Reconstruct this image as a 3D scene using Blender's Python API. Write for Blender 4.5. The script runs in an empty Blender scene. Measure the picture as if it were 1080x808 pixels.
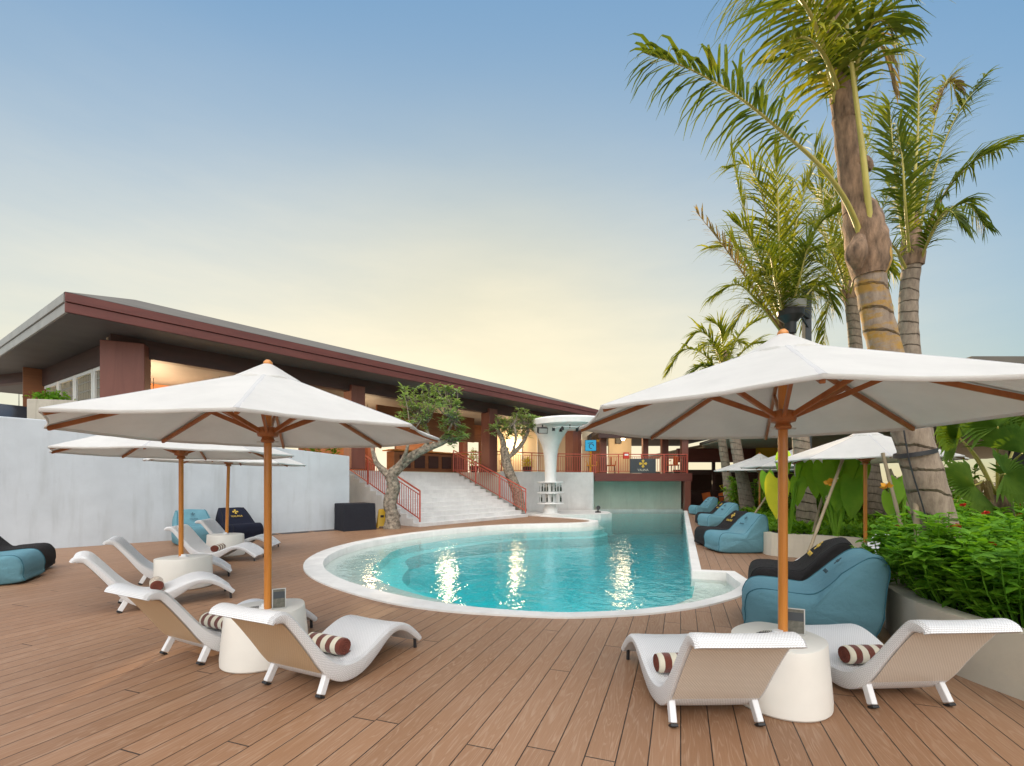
import bpy, bmesh, math, random
from mathutils import Vector, Matrix, noise
from mathutils.geometry import tessellate_polygon

random.seed(7)
scene = bpy.context.scene
COL = scene.collection
R = math.radians

# ------------------------------------------------------------------ camera numbers
F, CX, HY, EYE = 500.0, 540.0, 509.0, 1.5          # focal length / centre / horizon of the survey photo, eye height

def P(px, py, Y):
    """point seen at (px, py) standing Y metres in front of the eye"""
    return Vector(((px - CX) / F * Y, Y, EYE - (py - HY) / F * Y))

def V(*a):
    return Vector(a)

# ------------------------------------------------------------------ object helpers
WM = {}                                            # world matrix of things and parts

def tag(o, label=None, cat=None, group=None, kind=None):
    if label: o['label'] = label
    if cat: o['category'] = cat
    if group: o['group'] = group
    if kind: o['kind'] = kind
    return o

def thing(name, label, cat, loc=(0, 0, 0), rz=0.0, group=None):
    o = bpy.data.objects.new(name, None)
    o.empty_display_size = 0.2
    COL.objects.link(o)
    o.location = loc
    o.rotation_euler = (0, 0, rz)
    tag(o, label, cat, group)
    WM[o.name] = Matrix.Translation(Vector(loc)) @ Matrix.Rotation(rz, 4, 'Z')
    return o

def copy_tree(o, parent=None):
    c = o.copy()
    COL.objects.link(c)
    if parent:
        c.parent = parent
    for ch in list(o.children):
        copy_tree(ch, c)
    return c

def dup(o, loc, rz, label, group=None):
    c = copy_tree(o)
    c.location = loc
    c.rotation_euler = (0, 0, rz)
    c['label'] = label
    if group: c['group'] = group
    WM[c.name] = Matrix.Translation(Vector(loc)) @ Matrix.Rotation(rz, 4, 'Z')
    return c

class MB:
    """collects geometry for ONE mesh object"""
    def __init__(s):
        s.v, s.f, s.m, s.uv = [], [], [], None
    def add(s, vs, fs, mi=0):
        b = len(s.v)
        s.v.extend([Vector(v) for v in vs])
        for f in fs:
            s.f.append([b + i for i in f])
            s.m.append(mi)
        return b
    def box(s, c, size, rot=None, mi=0):
        x, y, z = [k / 2 for k in size]
        vs = [V(sx * x, sy * y, sz * z) for sx in (-1, 1) for sy in (-1, 1) for sz in (-1, 1)]
        if rot is not None: vs = [rot @ v for v in vs]
        vs = [v + Vector(c) for v in vs]
        s.add(vs, [(0, 1, 3, 2), (4, 6, 7, 5), (0, 4, 5, 1), (2, 3, 7, 6), (0, 2, 6, 4), (1, 5, 7, 3)], mi)
    def bar(s, p0, p1, w, h, up=(0, 0, 1), mi=0):
        p0, p1 = Vector(p0), Vector(p1)
        t = (p1 - p0).normalized()
        side = t.cross(Vector(up))
        if side.length < 1e-5: side = t.cross(V(1, 0, 0))
        side.normalize()
        u = side.cross(t)
        vs = []
        for p in (p0, p1):
            for a, b in ((-1, -1), (1, -1), (1, 1), (-1, 1)):
                vs.append(p + side * a * w / 2 + u * b * h / 2)
        s.add(vs, [(0, 3, 2, 1), (4, 5, 6, 7), (0, 1, 5, 4), (1, 2, 6, 5), (2, 3, 7, 6), (3, 0, 4, 7)], mi)
    def prism(s, poly, z0, z1, mi_top=0, mi_side=None, holes=None, bottom=True):
        if mi_side is None: mi_side = mi_top
        loops = [poly] + (holes or [])
        flat = [V(p[0], p[1], 0) for lp in loops for p in lp]
        tris = tessellate_polygon([[V(p[0], p[1], 0) for p in lp] for lp in loops])
        up = []
        for t in tris:
            a, b, c = [flat[i] for i in t]
            n = (b - a).cross(c - a).z
            if abs(n) < 1e-9: continue
            up.append(t if n > 0 else (t[0], t[2], t[1]))
        s.add([V(p.x, p.y, z1) for p in flat], up, mi_top)
        if bottom:
            s.add([V(p.x, p.y, z0) for p in flat], [(t[0], t[2], t[1]) for t in up], mi_side)
        for k, lp in enumerate(loops):
            ar = sum(lp[i - 1][0] * lp[i][1] - lp[i][0] * lp[i - 1][1] for i in range(len(lp)))
            lp = list(lp)
            if (ar < 0) != (k > 0): lp = lp[::-1]
            n = len(lp)
            vs = [V(p[0], p[1], z0) for p in lp] + [V(p[0], p[1], z1) for p in lp]
            s.add(vs, [(i, (i + 1) % n, n + (i + 1) % n, n + i) for i in range(n)], mi_side)
    def rings(s, rings, closed=True, cap=True, mi=0):
        n = len(rings[0])
        vs = [p for r in rings for p in r]
        fs = []
        for k in range(len(rings) - 1):
            for i in range(n if closed else n - 1):
                j = (i + 1) % n
                fs.append((k * n + i, k * n + j, (k + 1) * n + j, (k + 1) * n + i))
        if cap and closed:
            fs.append(tuple(range(n))[::-1])
            fs.append(tuple((len(rings) - 1) * n + i for i in range(n)))
        s.add(vs, fs, mi)
    def tube(s, pts, radii, n=8, cap=True, mi=0, lump=0.0):
        pts = [Vector(p) for p in pts]
        if not hasattr(radii, '__len__'): radii = [radii] * len(pts)
        rings, ref = [], None
        for i, p in enumerate(pts):
            t = (pts[min(i + 1, len(pts) - 1)] - pts[max(i - 1, 0)])
            if t.length < 1e-7: t = V(0, 0, 1)
            t.normalize()
            if ref is None:
                ref = t.cross(V(0, 0, 1))
                if ref.length < 1e-3: ref = V(1, 0, 0)
            ref = (ref - t * ref.dot(t)).normalized()
            b = t.cross(ref)
            rg = []
            for k in range(n):
                a = 2 * math.pi * k / n
                d = ref * math.cos(a) + b * math.sin(a)
                rr = radii[i]
                if lump: rr *= 1 + lump * noise.noise((p + d * rr) * 9)
                rg.append(p + d * rr)
            rings.append(rg)
        s.rings(rings, True, cap, mi)
    def lathe(s, prof, c=(0, 0, 0), n=24, mi=0, sx=1.0, sy=1.0, cap=True):
        c = Vector(c)
        rg = [[c + V(r * sx * math.cos(2 * math.pi * k / n), r * sy * math.sin(2 * math.pi * k / n), z) for k in range(n)] for r, z in prof]
        s.rings(rg, True, cap, mi)
    def build(s, name, mats, parent=None, world=False, angle=35, bevel=0.0, seg=2, flat=False):
        vs = s.v
        if parent is not None and world:
            inv = WM[parent.name].inverted()
            vs = [inv @ v for v in vs]
        me = bpy.data.meshes.new(name)
        me.from_pydata([tuple(v) for v in vs], [], s.f)
        if not isinstance(mats, (list, tuple)): mats = [mats]
        for m in mats: me.materials.append(m)
        me.polygons.foreach_set('material_index', s.m)
        if s.uv is not None:
            lay = me.uv_layers.new(name='UVMap')
            for lp in me.loops:
                lay.data[lp.index].uv = s.uv[lp.vertex_index]
        me.update()
        if not flat:
            me.polygons.foreach_set('use_smooth', [True] * len(me.polygons))
            me.set_sharp_from_angle(angle=R(angle))
        o = bpy.data.objects.new(name, me)
        COL.objects.link(o)
        if parent is not None:
            o.parent = parent
            WM[o.name] = WM[parent.name]
        if bevel:
            b = o.modifiers.new('bevel', 'BEVEL')
            b.width = bevel; b.segments = seg; b.limit_method = 'ANGLE'; b.angle_limit = R(40)
        return o

def crom(pts, n=6, closed=False):
    """Catmull-Rom through points"""
    pts = [Vector(p) for p in pts]
    out = []
    N = len(pts)
    for i in range(N if closed else N - 1):
        if closed:
            p0, p1, p2, p3 = pts[(i - 1) % N], pts[i], pts[(i + 1) % N], pts[(i + 2) % N]
        else:
            p1, p2 = pts[i], pts[i + 1]
            p0 = pts[i - 1] if i > 0 else p1 * 2 - p2
            p3 = pts[i + 2] if i + 2 < N else p2 * 2 - p1
        for k in range(n):
            t = k / n
            out.append(0.5 * ((2 * p1) + (p2 - p0) * t + (2 * p0 - 5 * p1 + 4 * p2 - p3) * t * t + (3 * p1 - p0 - 3 * p2 + p3) * t ** 3))
    if not closed: out.append(pts[-1].copy())
    return out

# ------------------------------------------------------------------ materials
def new_mat(name):
    m = bpy.data.materials.new(name)
    m.use_nodes = True
    t = m.node_tree
    t.nodes.clear()
    return m, t

class T:
    """tiny node-tree writer"""
    def __init__(s, tree): s.t = tree
    def n(s, typ, ins=None, **props):
        nd = s.t.nodes.new(typ)
        for k, v in props.items(): setattr(nd, k, v)
        for k, v in (ins or {}).items():
            sock = nd.inputs[k]
            if isinstance(v, bpy.types.NodeSocket): s.t.links.new(v, sock)
            else: sock.default_value = v
        return nd
    def math(s, op, a, b=None, c=None, clamp=False):
        ins = {0: a}
        if b is not None: ins[1] = b
        if c is not None: ins[2] = c
        return s.n('ShaderNodeMath', ins, operation=op, use_clamp=clamp).outputs[0]
    def vmath(s, op, a, b=None):
        ins = {0: a}
        if b is not None: ins[1] = b
        nd = s.n('ShaderNodeVectorMath', ins, operation=op)
        return nd.outputs['Value'] if op in ('DOT_PRODUCT', 'LENGTH') else nd.outputs[0]
    def mix(s, fac, a, b, blend='MIX'):
        nd = s.n('ShaderNodeMix', None, data_type='RGBA', blend_type=blend)
        for idx, v in ((0, fac), (6, a), (7, b)):
            if isinstance(v, bpy.types.NodeSocket): s.t.links.new(v, nd.inputs[idx])
            else: nd.inputs[idx].default_value = v
        return nd.outputs[2]
    def noise(s, vec, scale, detail=3, rough=.55, dist=0.0):
        ins = {'Scale': scale, 'Detail': detail, 'Roughness': rough, 'Distortion': dist}
        if vec is not None: ins['Vector'] = vec
        return s.n('ShaderNodeTexNoise', ins).outputs['Fac']
    def ramp(s, fac, stops):
        nd = s.n('ShaderNodeValToRGB', {0: fac})
        el = nd.color_ramp.elements
        while len(el) < len(stops): el.new(.5)
        for e, (p, c) in zip(el, stops):
            e.position = p
            e.color = c if len(c) == 4 else (*c, 1)
        return nd.outputs[0]
    def bump(s, h, strength=.3, dist=.01, normal=None):
        ins = {'Height': h, 'Strength': strength, 'Distance': dist}
        if normal is not None: ins['Normal'] = normal
        return s.n('ShaderNodeBump', ins).outputs[0]
    def out(s, surf, vol=None):
        o = s.n('ShaderNodeOutputMaterial', {'Surface': surf})
        if vol is not None: s.t.links.new(vol, o.inputs['Volume'])
    def pbsdf(s, **k):
        m = {'color': 'Base Color', 'rough': 'Roughness', 'metal': 'Metallic', 'normal': 'Normal', 'spec': 'Specular IOR Level',
             'emit': 'Emission Color', 'estr': 'Emission Strength', 'sheen': 'Sheen Weight', 'coat': 'Coat Weight'}
        return s.n('ShaderNodeBsdfPrincipled', {m[a]: b for a, b in k.items()}).outputs[0]

def c4(c, k=1.0): return (c[0] * k, c[1] * k, c[2] * k, 1)

def pmat(name, col, rough=.6, var=.12, scale=4.0, bump=.0, bscale=60.0, metal=0.0, spec=.5, col2=None, stretch=None):
    m, tr = new_mat(name); t = T(tr)
    co = t.n('ShaderNodeTexCoord').outputs['Object']
    if stretch: co = t.vmath('MULTIPLY', co, stretch)
    nz = t.noise(co, scale, 5, .6)
    a = c4(col, 1 - var); b = c4(col2, 1) if col2 else c4(col, 1 + var)
    colr = t.ramp(nz, [(.3, a), (.7, b)])
    k = dict(color=colr, rough=rough, metal=metal, spec=spec)
    if bump:
        k['normal'] = t.bump(t.noise(co, bscale, 4, .6), bump, .01)
    t.out(t.pbsdf(**k))
    return m

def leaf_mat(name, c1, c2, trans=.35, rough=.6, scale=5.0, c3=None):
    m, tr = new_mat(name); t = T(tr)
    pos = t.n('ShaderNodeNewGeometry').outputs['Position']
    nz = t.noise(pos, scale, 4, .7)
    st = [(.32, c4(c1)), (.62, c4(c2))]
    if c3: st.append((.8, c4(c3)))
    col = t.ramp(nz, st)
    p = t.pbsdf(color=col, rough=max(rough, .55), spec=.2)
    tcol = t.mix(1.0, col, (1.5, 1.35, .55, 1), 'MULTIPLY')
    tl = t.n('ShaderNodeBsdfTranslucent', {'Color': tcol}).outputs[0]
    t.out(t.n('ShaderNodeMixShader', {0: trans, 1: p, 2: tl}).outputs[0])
    return m

# deck: boards .165 m wide running away from the viewer, staggered butt joints
DIR = V(.3351, .9422, 0)
def deck_mat():
    m, tr = new_mat('deck_boards'); t = T(tr)
    pos = t.n('ShaderNodeNewGeometry').outputs['Position']
    ac = t.math('MULTIPLY', t.vmath('DOT_PRODUCT', pos, (DIR.y, -DIR.x, 0)), 1 / .165)
    al = t.vmath('DOT_PRODUCT', pos, (DIR.x, DIR.y, 0))
    bid = t.math('FLOOR', ac); fr = t.math('FRACT', ac)
    wn = t.n('ShaderNodeTexWhiteNoise', {'W': bid}, noise_dimensions='1D').outputs['Value']
    vv = t.math('MULTIPLY_ADD', al, 1 / 3.8, t.math('MULTIPLY', wn, 9.7))
    vid = t.math('FLOOR', vv); vfr = t.math('FRACT', vv)
    edge = t.math('ABSOLUTE', t.math('SUBTRACT', fr, .5))
    groove = t.n('ShaderNodeMapRange', {0: edge, 1: .473, 2: .488}).outputs[0]
    jt = t.math('ABSOLUTE', t.math('SUBTRACT', vfr, .5))
    joint = t.n('ShaderNodeMapRange', {0: jt, 1: .4986, 2: .4993}).outputs[0]
    gap = t.math('MAXIMUM', groove, joint)
    idv = t.n('ShaderNodeCombineXYZ', {0: bid, 1: vid, 2: 0.0}).outputs[0]
    w2 = t.n('ShaderNodeTexWhiteNoise', {'Vector': idv}, noise_dimensions='2D').outputs['Value']
    gv = t.n('ShaderNodeCombineXYZ', {0: t.math('MULTIPLY', ac, .165 * 9), 1: t.math('MULTIPLY', al, .9), 2: t.math('MULTIPLY', w2, 57.0)}).outputs[0]
    big = t.noise(gv, 1.0, 2, .5, .6)
    rings = t.math('SINE', t.math('MULTIPLY', big, 75.0))
    gv2 = t.n('ShaderNodeCombineXYZ', {0: t.math('MULTIPLY', ac, .165 * 130), 1: t.math('MULTIPLY', al, 5.0), 2: t.math('MULTIPLY', w2, 31.0)}).outputs[0]
    fine = t.noise(gv2, 1.0, 3, .6)
    base = t.ramp(w2, [(0, (.255, .134, .068, 1)), (.5, (.285, .152, .079, 1)), (1, (.315, .172, .092, 1))])
    # worn and dusty patches
    wear = t.noise(pos, .55, 4, .6)
    base = t.mix(t.n('ShaderNodeMapRange', {0: wear, 1: .4, 2: .75, 3: 0.0, 4: .35}).outputs[0], base, (.35, .225, .15, 1))
    lines = t.n('ShaderNodeMapRange', {0: rings, 1: .30, 2: .98, 3: 0.0, 4: .34}).outputs[0]
    lines = t.math('MULTIPLY', lines, t.n('ShaderNodeMapRange', {0: fine, 1: .40, 2: .62}).outputs[0])
    col = t.mix(lines, base, (.58, .43, .31, 1))
    col = t.mix(t.math('MULTIPLY', fine, .25), col, (.17, .09, .055, 1))
    col = t.mix(gap, col, (.02, .012, .009, 1))
    h = t.math('SUBTRACT', t.math('MULTIPLY', fine, .12), t.math('MULTIPLY', gap, 1.0))
    t.out(t.pbsdf(color=col, rough=t.n('ShaderNodeMapRange', {0: fine, 1: .3, 2: .7, 3: .42, 4: .6}).outputs[0], spec=.4, normal=t.bump(h, .6, .006)))
    return m

def plaster_mat(name, col, dirt=.25, k=1.0):
    m, tr = new_mat(name); t = T(tr)
    pos = t.n('ShaderNodeNewGeometry').outputs['Position']
    n1 = t.noise(pos, .8 * k, 6, .62)
    n2 = t.noise(t.vmath('MULTIPLY', pos, (3.0, 3.0, .35)), 1.3 * k, 5, .6)
    n3 = t.noise(pos, 9 * k, 5, .7)
    c = t.ramp(n1, [(.3, c4(col, .86)), (.7, c4(col, 1.05))])
    d = t.n('ShaderNodeMapRange', {0: n2, 1: .52, 2: .8, 3: 0.0, 4: dirt}).outputs[0]
    c = t.mix(d, c, c4((col[0] * .55, col[1] * .54, col[2] * .5)))
    d2 = t.n('ShaderNodeMapRange', {0: n3, 1: .6, 2: .8, 3: 0.0, 4: dirt * .7}).outputs[0]
    c = t.mix(d2, c, c4((col[0] * .7, col[1] * .7, col[2] * .68)))
    t.out(t.pbsdf(color=c, rough=.8, spec=.25, normal=t.bump(t.noise(pos, 35, 5, .7), .25, .01)))
    return m

def wicker_mat(name, col, gapcol, su=90.0, sv=90.0):
    m, tr = new_mat(name); t = T(tr)
    uv = t.n('ShaderNodeUVMap').outputs[0]
    sp = t.n('ShaderNodeSeparateXYZ', {0: uv})
    u = t.math('MULTIPLY', sp.outputs[0], su); v = t.math('MULTIPLY', sp.outputs[1], sv)
    row = t.math('FLOOR', v)
    off = t.math('MULTIPLY', t.math('MODULO', row, 2.0), .5)
    a = t.math('ABSOLUTE', t.math('SINE', t.math('MULTIPLY', t.math('ADD', u, off), math.pi)))
    b = t.math('ABSOLUTE', t.math('SINE', t.math('MULTIPLY', v, math.pi)))
    h = t.math('MULTIPLY', t.math('POWER', a, .5), t.math('POWER', b, .6))
    f = t.n('ShaderNodeMapRange', {0: h, 1: .10, 2: .62}).outputs[0]
    c = t.mix(f, c4(gapcol), c4(col))
    t.out(t.pbsdf(color=c, rough=.45, spec=.4, normal=t.bump(h, .7, .004)))
    return m

def fabric_mat(name, col, trans=.25, weave=400.0, wr=.15):
    m, tr = new_mat(name); t = T(tr)
    co = t.n('ShaderNodeTexCoord').outputs['Object']
    nz = t.noise(co, 3.0, 4, .6)
    c = t.ramp(nz, [(.3, c4(col, .94)), (.7, c4(col, 1.03))])
    h = t.math('ADD', t.math('MULTIPLY', t.noise(co, weave, 1, .5), .25), t.math('ADD', t.noise(co, 5.0, 3, .5), t.math('MULTIPLY', t.noise(co, 17.0, 3, .6, .8), .35)))
    nm = t.bump(h, wr, .03)
    p = t.pbsdf(color=c, rough=.85, spec=.2, normal=nm)
    if trans:
        tl = t.n('ShaderNodeBsdfTranslucent', {'Color': c, 'Normal': nm}).outputs[0]
        p = t.n('ShaderNodeMixShader', {0: trans, 1: p, 2: tl}).outputs[0]
    t.out(p)
    return m

def wood_mat(name, c1, c2, rough=.4, scale=14.0, stretch=(6, 6, .6), coat=0.0):
    m, tr = new_mat(name); t = T(tr)
    co = t.n('ShaderNodeTexCoord').outputs['Object']
    co = t.vmath('MULTIPLY', co, stretch)
    nz = t.noise(co, scale * .3, 5, .65, .8)
    c = t.ramp(nz, [(.3, c4(c1)), (.7, c4(c2))])
    t.out(t.pbsdf(color=c, rough=rough, spec=.45, coat=coat, normal=t.bump(nz, .12, .005)))
    return m

def emit_mat(name, col, s):
    m, tr = new_mat(name); t = T(tr)
    t.out(t.n('ShaderNodeEmission', {'Color': c4(col), 'Strength': s}).outputs[0])
    return m

def towel_mat():
    m, tr = new_mat('striped_terry'); t = T(tr)
    co = t.n('ShaderNodeTexCoord').outputs['Object']
    sp = t.n('ShaderNodeSeparateXYZ', {0: co})
    y = t.math('ADD', sp.outputs[1], t.math('MULTIPLY', t.noise(co, 14, 2, .5), .012))
    f = t.math('FRACT', t.math('MULTIPLY_ADD', y, 1 / .098, .70))
    st = t.n('ShaderNodeMapRange', {0: t.math('ABSOLUTE', t.math('SUBTRACT', f, .5)), 1: .235, 2: .26}).outputs[0]
    c = t.mix(st, (.80, .74, .58, 1), (.17, .045, .028, 1))
    h = t.noise(co, 260, 3, .7)
    t.out(t.pbsdf(color=c, rough=.95, spec=.1, sheen=.3, normal=t.bump(h, .8, .006)))
    return m

def trunk_mat(name, c1, c2, ring=7.0, yellow=None):
    m, tr = new_mat(name); t = T(tr)
    pos = t.n('ShaderNodeNewGeometry').outputs['Position']
    sp = t.n('ShaderNodeSeparateXYZ', {0: pos})
    wob = t.noise(pos, 3.0, 4, .6)
    z = t.math('MULTIPLY_ADD', sp.outputs[2], ring, t.math('MULTIPLY', wob, .75))
    z = t.math('ADD', z, t.math('MULTIPLY', sp.outputs[0], ring * .22))
    fr = t.math('FRACT', z)
    nz = t.noise(t.vmath('MULTIPLY', pos, (1, 1, .35)), 16.0, 6, .7)
    c = t.ramp(nz, [(.3, c4(c1)), (.68, c4(c2))])
    if yellow:
        yw = t.noise(t.vmath('MULTIPLY', pos, (1, 1, 2.6)), 4.6, 6, .68)
        hi = t.n('ShaderNodeMapRange', {0: sp.outputs[2], 1: 2.3, 2: 2.9}).outputs[0]
        c = t.mix(t.math('MULTIPLY', hi, t.n('ShaderNodeMapRange', {0: yw, 1: .44, 2: .60, 3: 0.0, 4: .85}).outputs[0]), c, c4(yellow))
    ringm = t.n('ShaderNodeMapRange', {0: fr, 1: .0, 2: .13, 3: 1.0, 4: 0.0}).outputs[0]
    patch = t.n('ShaderNodeMapRange', {0: t.noise(t.vmath('MULTIPLY', pos, (1, 1, .5)), 6.0, 4, .6), 1: .38, 2: .62}).outputs[0]
    c = t.mix(t.math('MULTIPLY', t.math('MULTIPLY', ringm, patch), .75), c, c4((c1[0] * .3, c1[1] * .27, c1[2] * .25)))
    h = t.math('ADD', t.math('MULTIPLY', nz, .35), t.math('SUBTRACT', t.math('MULTIPLY', fr, .5), ringm))
    t.out(t.pbsdf(color=c, rough=.85, spec=.2, normal=t.bump(h, .9, .03)))
    return m

def water_mat():
    m, tr = new_mat('pool_water'); t = T(tr)
    pos = t.n('ShaderNodeNewGeometry').outputs['Position']
    a = t.noise(t.vmath('MULTIPLY', pos, (1.0, .8, 1.0)), 3.2, 3, .55, .4)
    b = t.noise(pos, 12.0, 2, .5, .3)
    h = t.math('ADD', a, t.math('MULTIPLY', b, .22))
    nm = t.bump(h, .32, .06)
    fr = t.n('ShaderNodeFresnel', {'IOR': 1.33, 'Normal': nm}).outputs[0]
    tp = t.n('ShaderNodeBsdfTransparent', {'Color': (.93, .99, .99, 1)}).outputs[0]
    gl = t.n('ShaderNodeBsdfGlossy', {'Color': (1, 1, 1, 1), 'Roughness': .02, 'Normal': nm}).outputs[0]
    sf = t.n('ShaderNodeMixShader', {0: fr, 1: tp, 2: gl}).outputs[0]
    vol = t.n('ShaderNodeVolumeAbsorption', {'Color': (.07, .872, .905, 1), 'Density': .50}).outputs[0]
    t.out(sf, vol)
    return m

def glass_mat(name, tint=(.9, .95, .95)):
    m, tr = new_mat(name); t = T(tr)
    fr = t.n('ShaderNodeFresnel', {'IOR': 1.5}).outputs[0]
    tp = t.n('ShaderNodeBsdfTransparent', {'Color': c4(tint)}).outputs[0]
    gl = t.n('ShaderNodeBsdfGlossy', {'Color': (1, 1, 1, 1), 'Roughness': .02}).outputs[0]
    t.out(t.n('ShaderNodeMixShader', {0: fr, 1: tp, 2: gl}).outputs[0])
    return m

M = {}
M['deck'] = deck_mat()
M['ground'] = pmat('dry_ground', (.16, .13, .09), .9, .3, .4)
M['wall'] = plaster_mat('white_painted_wall', (.53, .57, .60), .40)
M['cream_wall'] = plaster_mat('cream_plaster', (.68, .58, .42), .12)
M['concrete'] = plaster_mat('planter_concrete', (.62, .56, .45), .30, 1.6)
M['coping'] = plaster_mat('pale_coping_stone', (.72, .70, .66), .2, 2.5)
M['beach'] = pmat('pebble_wash', (.62, .60, .54), .7, .12, 14.0, .2, 160)
M['tile'] = pmat('pool_tile', (.27, .78, .75), .35, .08, 7.0)
M['recess'] = plaster_mat('grey_green_wall', (.62, .62, .52), .4)
M['water'] = water_mat()
M['stone'] = pmat('terrace_tile', (.36, .33, .29), .6, .12, 2.0)
M['step'] = plaster_mat('white_steps', (.70, .69, .67), .22, 2.0)
M['fascia'] = wood_mat('red_brown_fascia', (.115, .032, .025), (.16, .046, .035), .5, 3.0, (1, 1, 6))
M['column'] = wood_mat('red_brown_column', (.14, .045, .03), (.19, .065, .044), .5, 4.0, (4, 4, .5))
M['beam'] = wood_mat('dark_brown_beam', (.045, .02, .016), (.07, .03, .025), .6, 3.0, (1, 1, 5))
M['grey_fascia'] = pmat('grey_fascia_board', (.30, .30, .28), .6, .14, 1.5, .1, 30)
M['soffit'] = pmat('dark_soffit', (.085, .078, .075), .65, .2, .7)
M['roof'] = pmat('grey_roof_sheet', (.13, .115, .095), .85, .18, 1.2, .15, 12)
M['warm_wood'] = wood_mat('warm_wood_wall', (.20, .075, .03), (.30, .12, .05), .5, 3.0, (.5, .5, 4))
M['rail'] = pmat('red_rail_paint', (.46, .085, .055), .4, .1, 3.0)
M['white_wicker'] = wicker_mat('white_wicker', (.86, .86, .86), (.50, .495, .49), 62, 88)
M['tan_wicker'] = wicker_mat('sand_wicker', (.62, .46, .29), (.40, .27, .16), 62, 88)
M['lit_wicker'] = wicker_mat('lit_sand_wicker', (.76, .68, .58), (.46, .38, .30), 62, 88)  # sand wicker again, stronger light on the right loungers put into its colour
M['white_metal'] = pmat('white_coated_metal', (.78, .78, .78), .35, .03)
M['black'] = pmat('black_plastic', (.02, .02, .022), .5, .2, 8)
M['blackcloth'] = fabric_mat('black_cloth', (.022, .023, .030), 0, 300, .4)
M['table'] = pmat('white_resin', (.80, .77, .70), .42, .03, 3.0, .03, 80)
M['towel'] = towel_mat()
M['towel_end'] = pmat('brown_terry', (.17, .045, .028), .95, .25, 60, .7, 250)
M['canopy'] = fabric_mat('off_white_canvas', (.75, .735, .70), .32, 500, .26)
M['pole'] = wood_mat('varnished_orange_wood', (.46, .155, .02), (.66, .26, .04), .3, 10.0, (5, 5, .5), .4)
M['seam'] = fabric_mat('canopy_seam_tape', (.56, .55, .54), .1, 500, .1)
M['rib'] = wood_mat('brown_rib_wood', (.27, .088, .025), (.40, .145, .04), .4, 8.0, (3, 3, 1))
M['teal'] = fabric_mat('teal_canvas', (.145, .315, .38), 0, 350, 1.0)
M['charcoal'] = fabric_mat('charcoal_canvas', (.024, .022, .022), 0, 350, 1.0)
M['navy'] = fabric_mat('navy_canvas', (.012, .014, .028), 0, 350, .5)
M['tealdark'] = pmat('teal_piping', (.03, .13, .17), .8)
M['blackpipe'] = pmat('black_piping', (.008, .008, .008), .8)
M['gold'] = pmat('gold_print', (.58, .38, .05), .6, .1)
M['darkprint'] = pmat('dark_print', (.02, .06, .08), .7, .1)
M['frame_silver'] = pmat('silver_frame', (.55, .55, .53), .35, .05, metal=.6)
M['card'] = pmat('olive_card', (.13, .125, .10), .3, .35, 30)
M['soil'] = pmat('dark_soil', (.035, .026, .018), .95, .3, 6, .5, 40)
M['palm_trunk'] = trunk_mat('palm_trunk_bark', (.19, .145, .11), (.36, .29, .22), 5.0)
M['palm_trunk_y'] = trunk_mat('coconut_trunk_bark', (.19, .14, .105), (.38, .30, .225), 4.6, (.40, .22, .035))
M['husk'] = pmat('brown_palm_husk', (.22, .14, .085), .9, .65, 16, 1.0, 60, stretch=(1, 1, .3))
M['sheath'] = pmat('yellow_palm_sheath', (.48, .27, .035), .5, .2, 5)
M['rachis'] = pmat('yellow_green_stalk', (.42, .36, .08), .5, .2, 3)
M['rachis_dry'] = pmat('dry_brown_stalk', (.30, .19, .09), .8, .25, 6)
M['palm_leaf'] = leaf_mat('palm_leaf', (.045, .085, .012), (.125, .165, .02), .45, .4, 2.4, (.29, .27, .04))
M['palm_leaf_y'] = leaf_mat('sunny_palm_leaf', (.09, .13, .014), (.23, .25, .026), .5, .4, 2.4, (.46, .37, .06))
M['palm_leaf_dry'] = leaf_mat('dry_palm_leaf', (.16, .11, .05), (.30, .23, .11), .35, .7, 3.0)
M['shrub'] = leaf_mat('shrub_leaf', (.075, .22, .015), (.20, .41, .035), .46, .5, 6.0, (.36, .55, .07))
M['fern'] = leaf_mat('fern_leaf', (.08, .21, .015), (.20, .38, .025), .45, .5, 3.0, (.38, .50, .04))
M['bigleaf'] = leaf_mat('elephant_ear_leaf', (.16, .36, .03), (.24, .44, .04), .5, .35, 1.5)
M['bigleaf_y'] = leaf_mat('yellow_elephant_ear_leaf', (.46, .46, .03), (.55, .52, .04), .5, .35, 1.5)
M['fan'] = leaf_mat('fan_palm_leaf', (.055, .13, .018), (.13, .22, .028), .4, .4, 2.0, (.30, .30, .04))
M['frangi'] = leaf_mat('frangipani_leaf', (.15, .25, .09), (.32, .42, .19), .45, .45, 4.0)
M['bark'] = pmat('pale_grey_bark', (.23, .19, .145), .9, .75, 11, 1.0, 26)
M['flower_red'] = pmat('red_flower', (.55, .03, .015), .6, .2)
M['flower_orange'] = pmat('orange_flower', (.75, .35, .02), .6, .2)
M['bamboo'] = wood_mat('grey_bamboo', (.20, .15, .085), (.33, .26, .165), .6, 6.0, (3, 3, .5))
M['yellow'] = pmat('yellow_plastic', (.62, .38, .02), .4, .08)
M['lamp'] = emit_mat('warm_lamp_glow', (1.0, .80, .55), 7)
M['screen'] = emit_mat('blue_screen_glow', (.03, .22, .35), .9)
M['screen_dark'] = pmat('screen_mark', (.01, .05, .09), .3)
M['white'] = pmat('white_paint', (.78, .78, .76), .5, .05)
M['pane'] = fabric_mat('frosted_pane', (.80, .80, .70), .6, 50, .02)
M['glass'] = glass_mat('clear_glass')
M['marble'] = plaster_mat('beige_marble', (.50, .46, .38), .7, 3.0)
M['orange_cloth'] = fabric_mat('orange_cloth', (.50, .12, .03), 0, 300, .3)
M['signbox'] = pmat('charcoal_sign', (.045, .052, .058), .5, .08)
M['gold_letter'] = pmat('white_lettering', (.55, .52, .42), .5, .05)
M['car'] = pmat('dark_car_paint', (.02, .022, .028), .2, .1)
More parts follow.
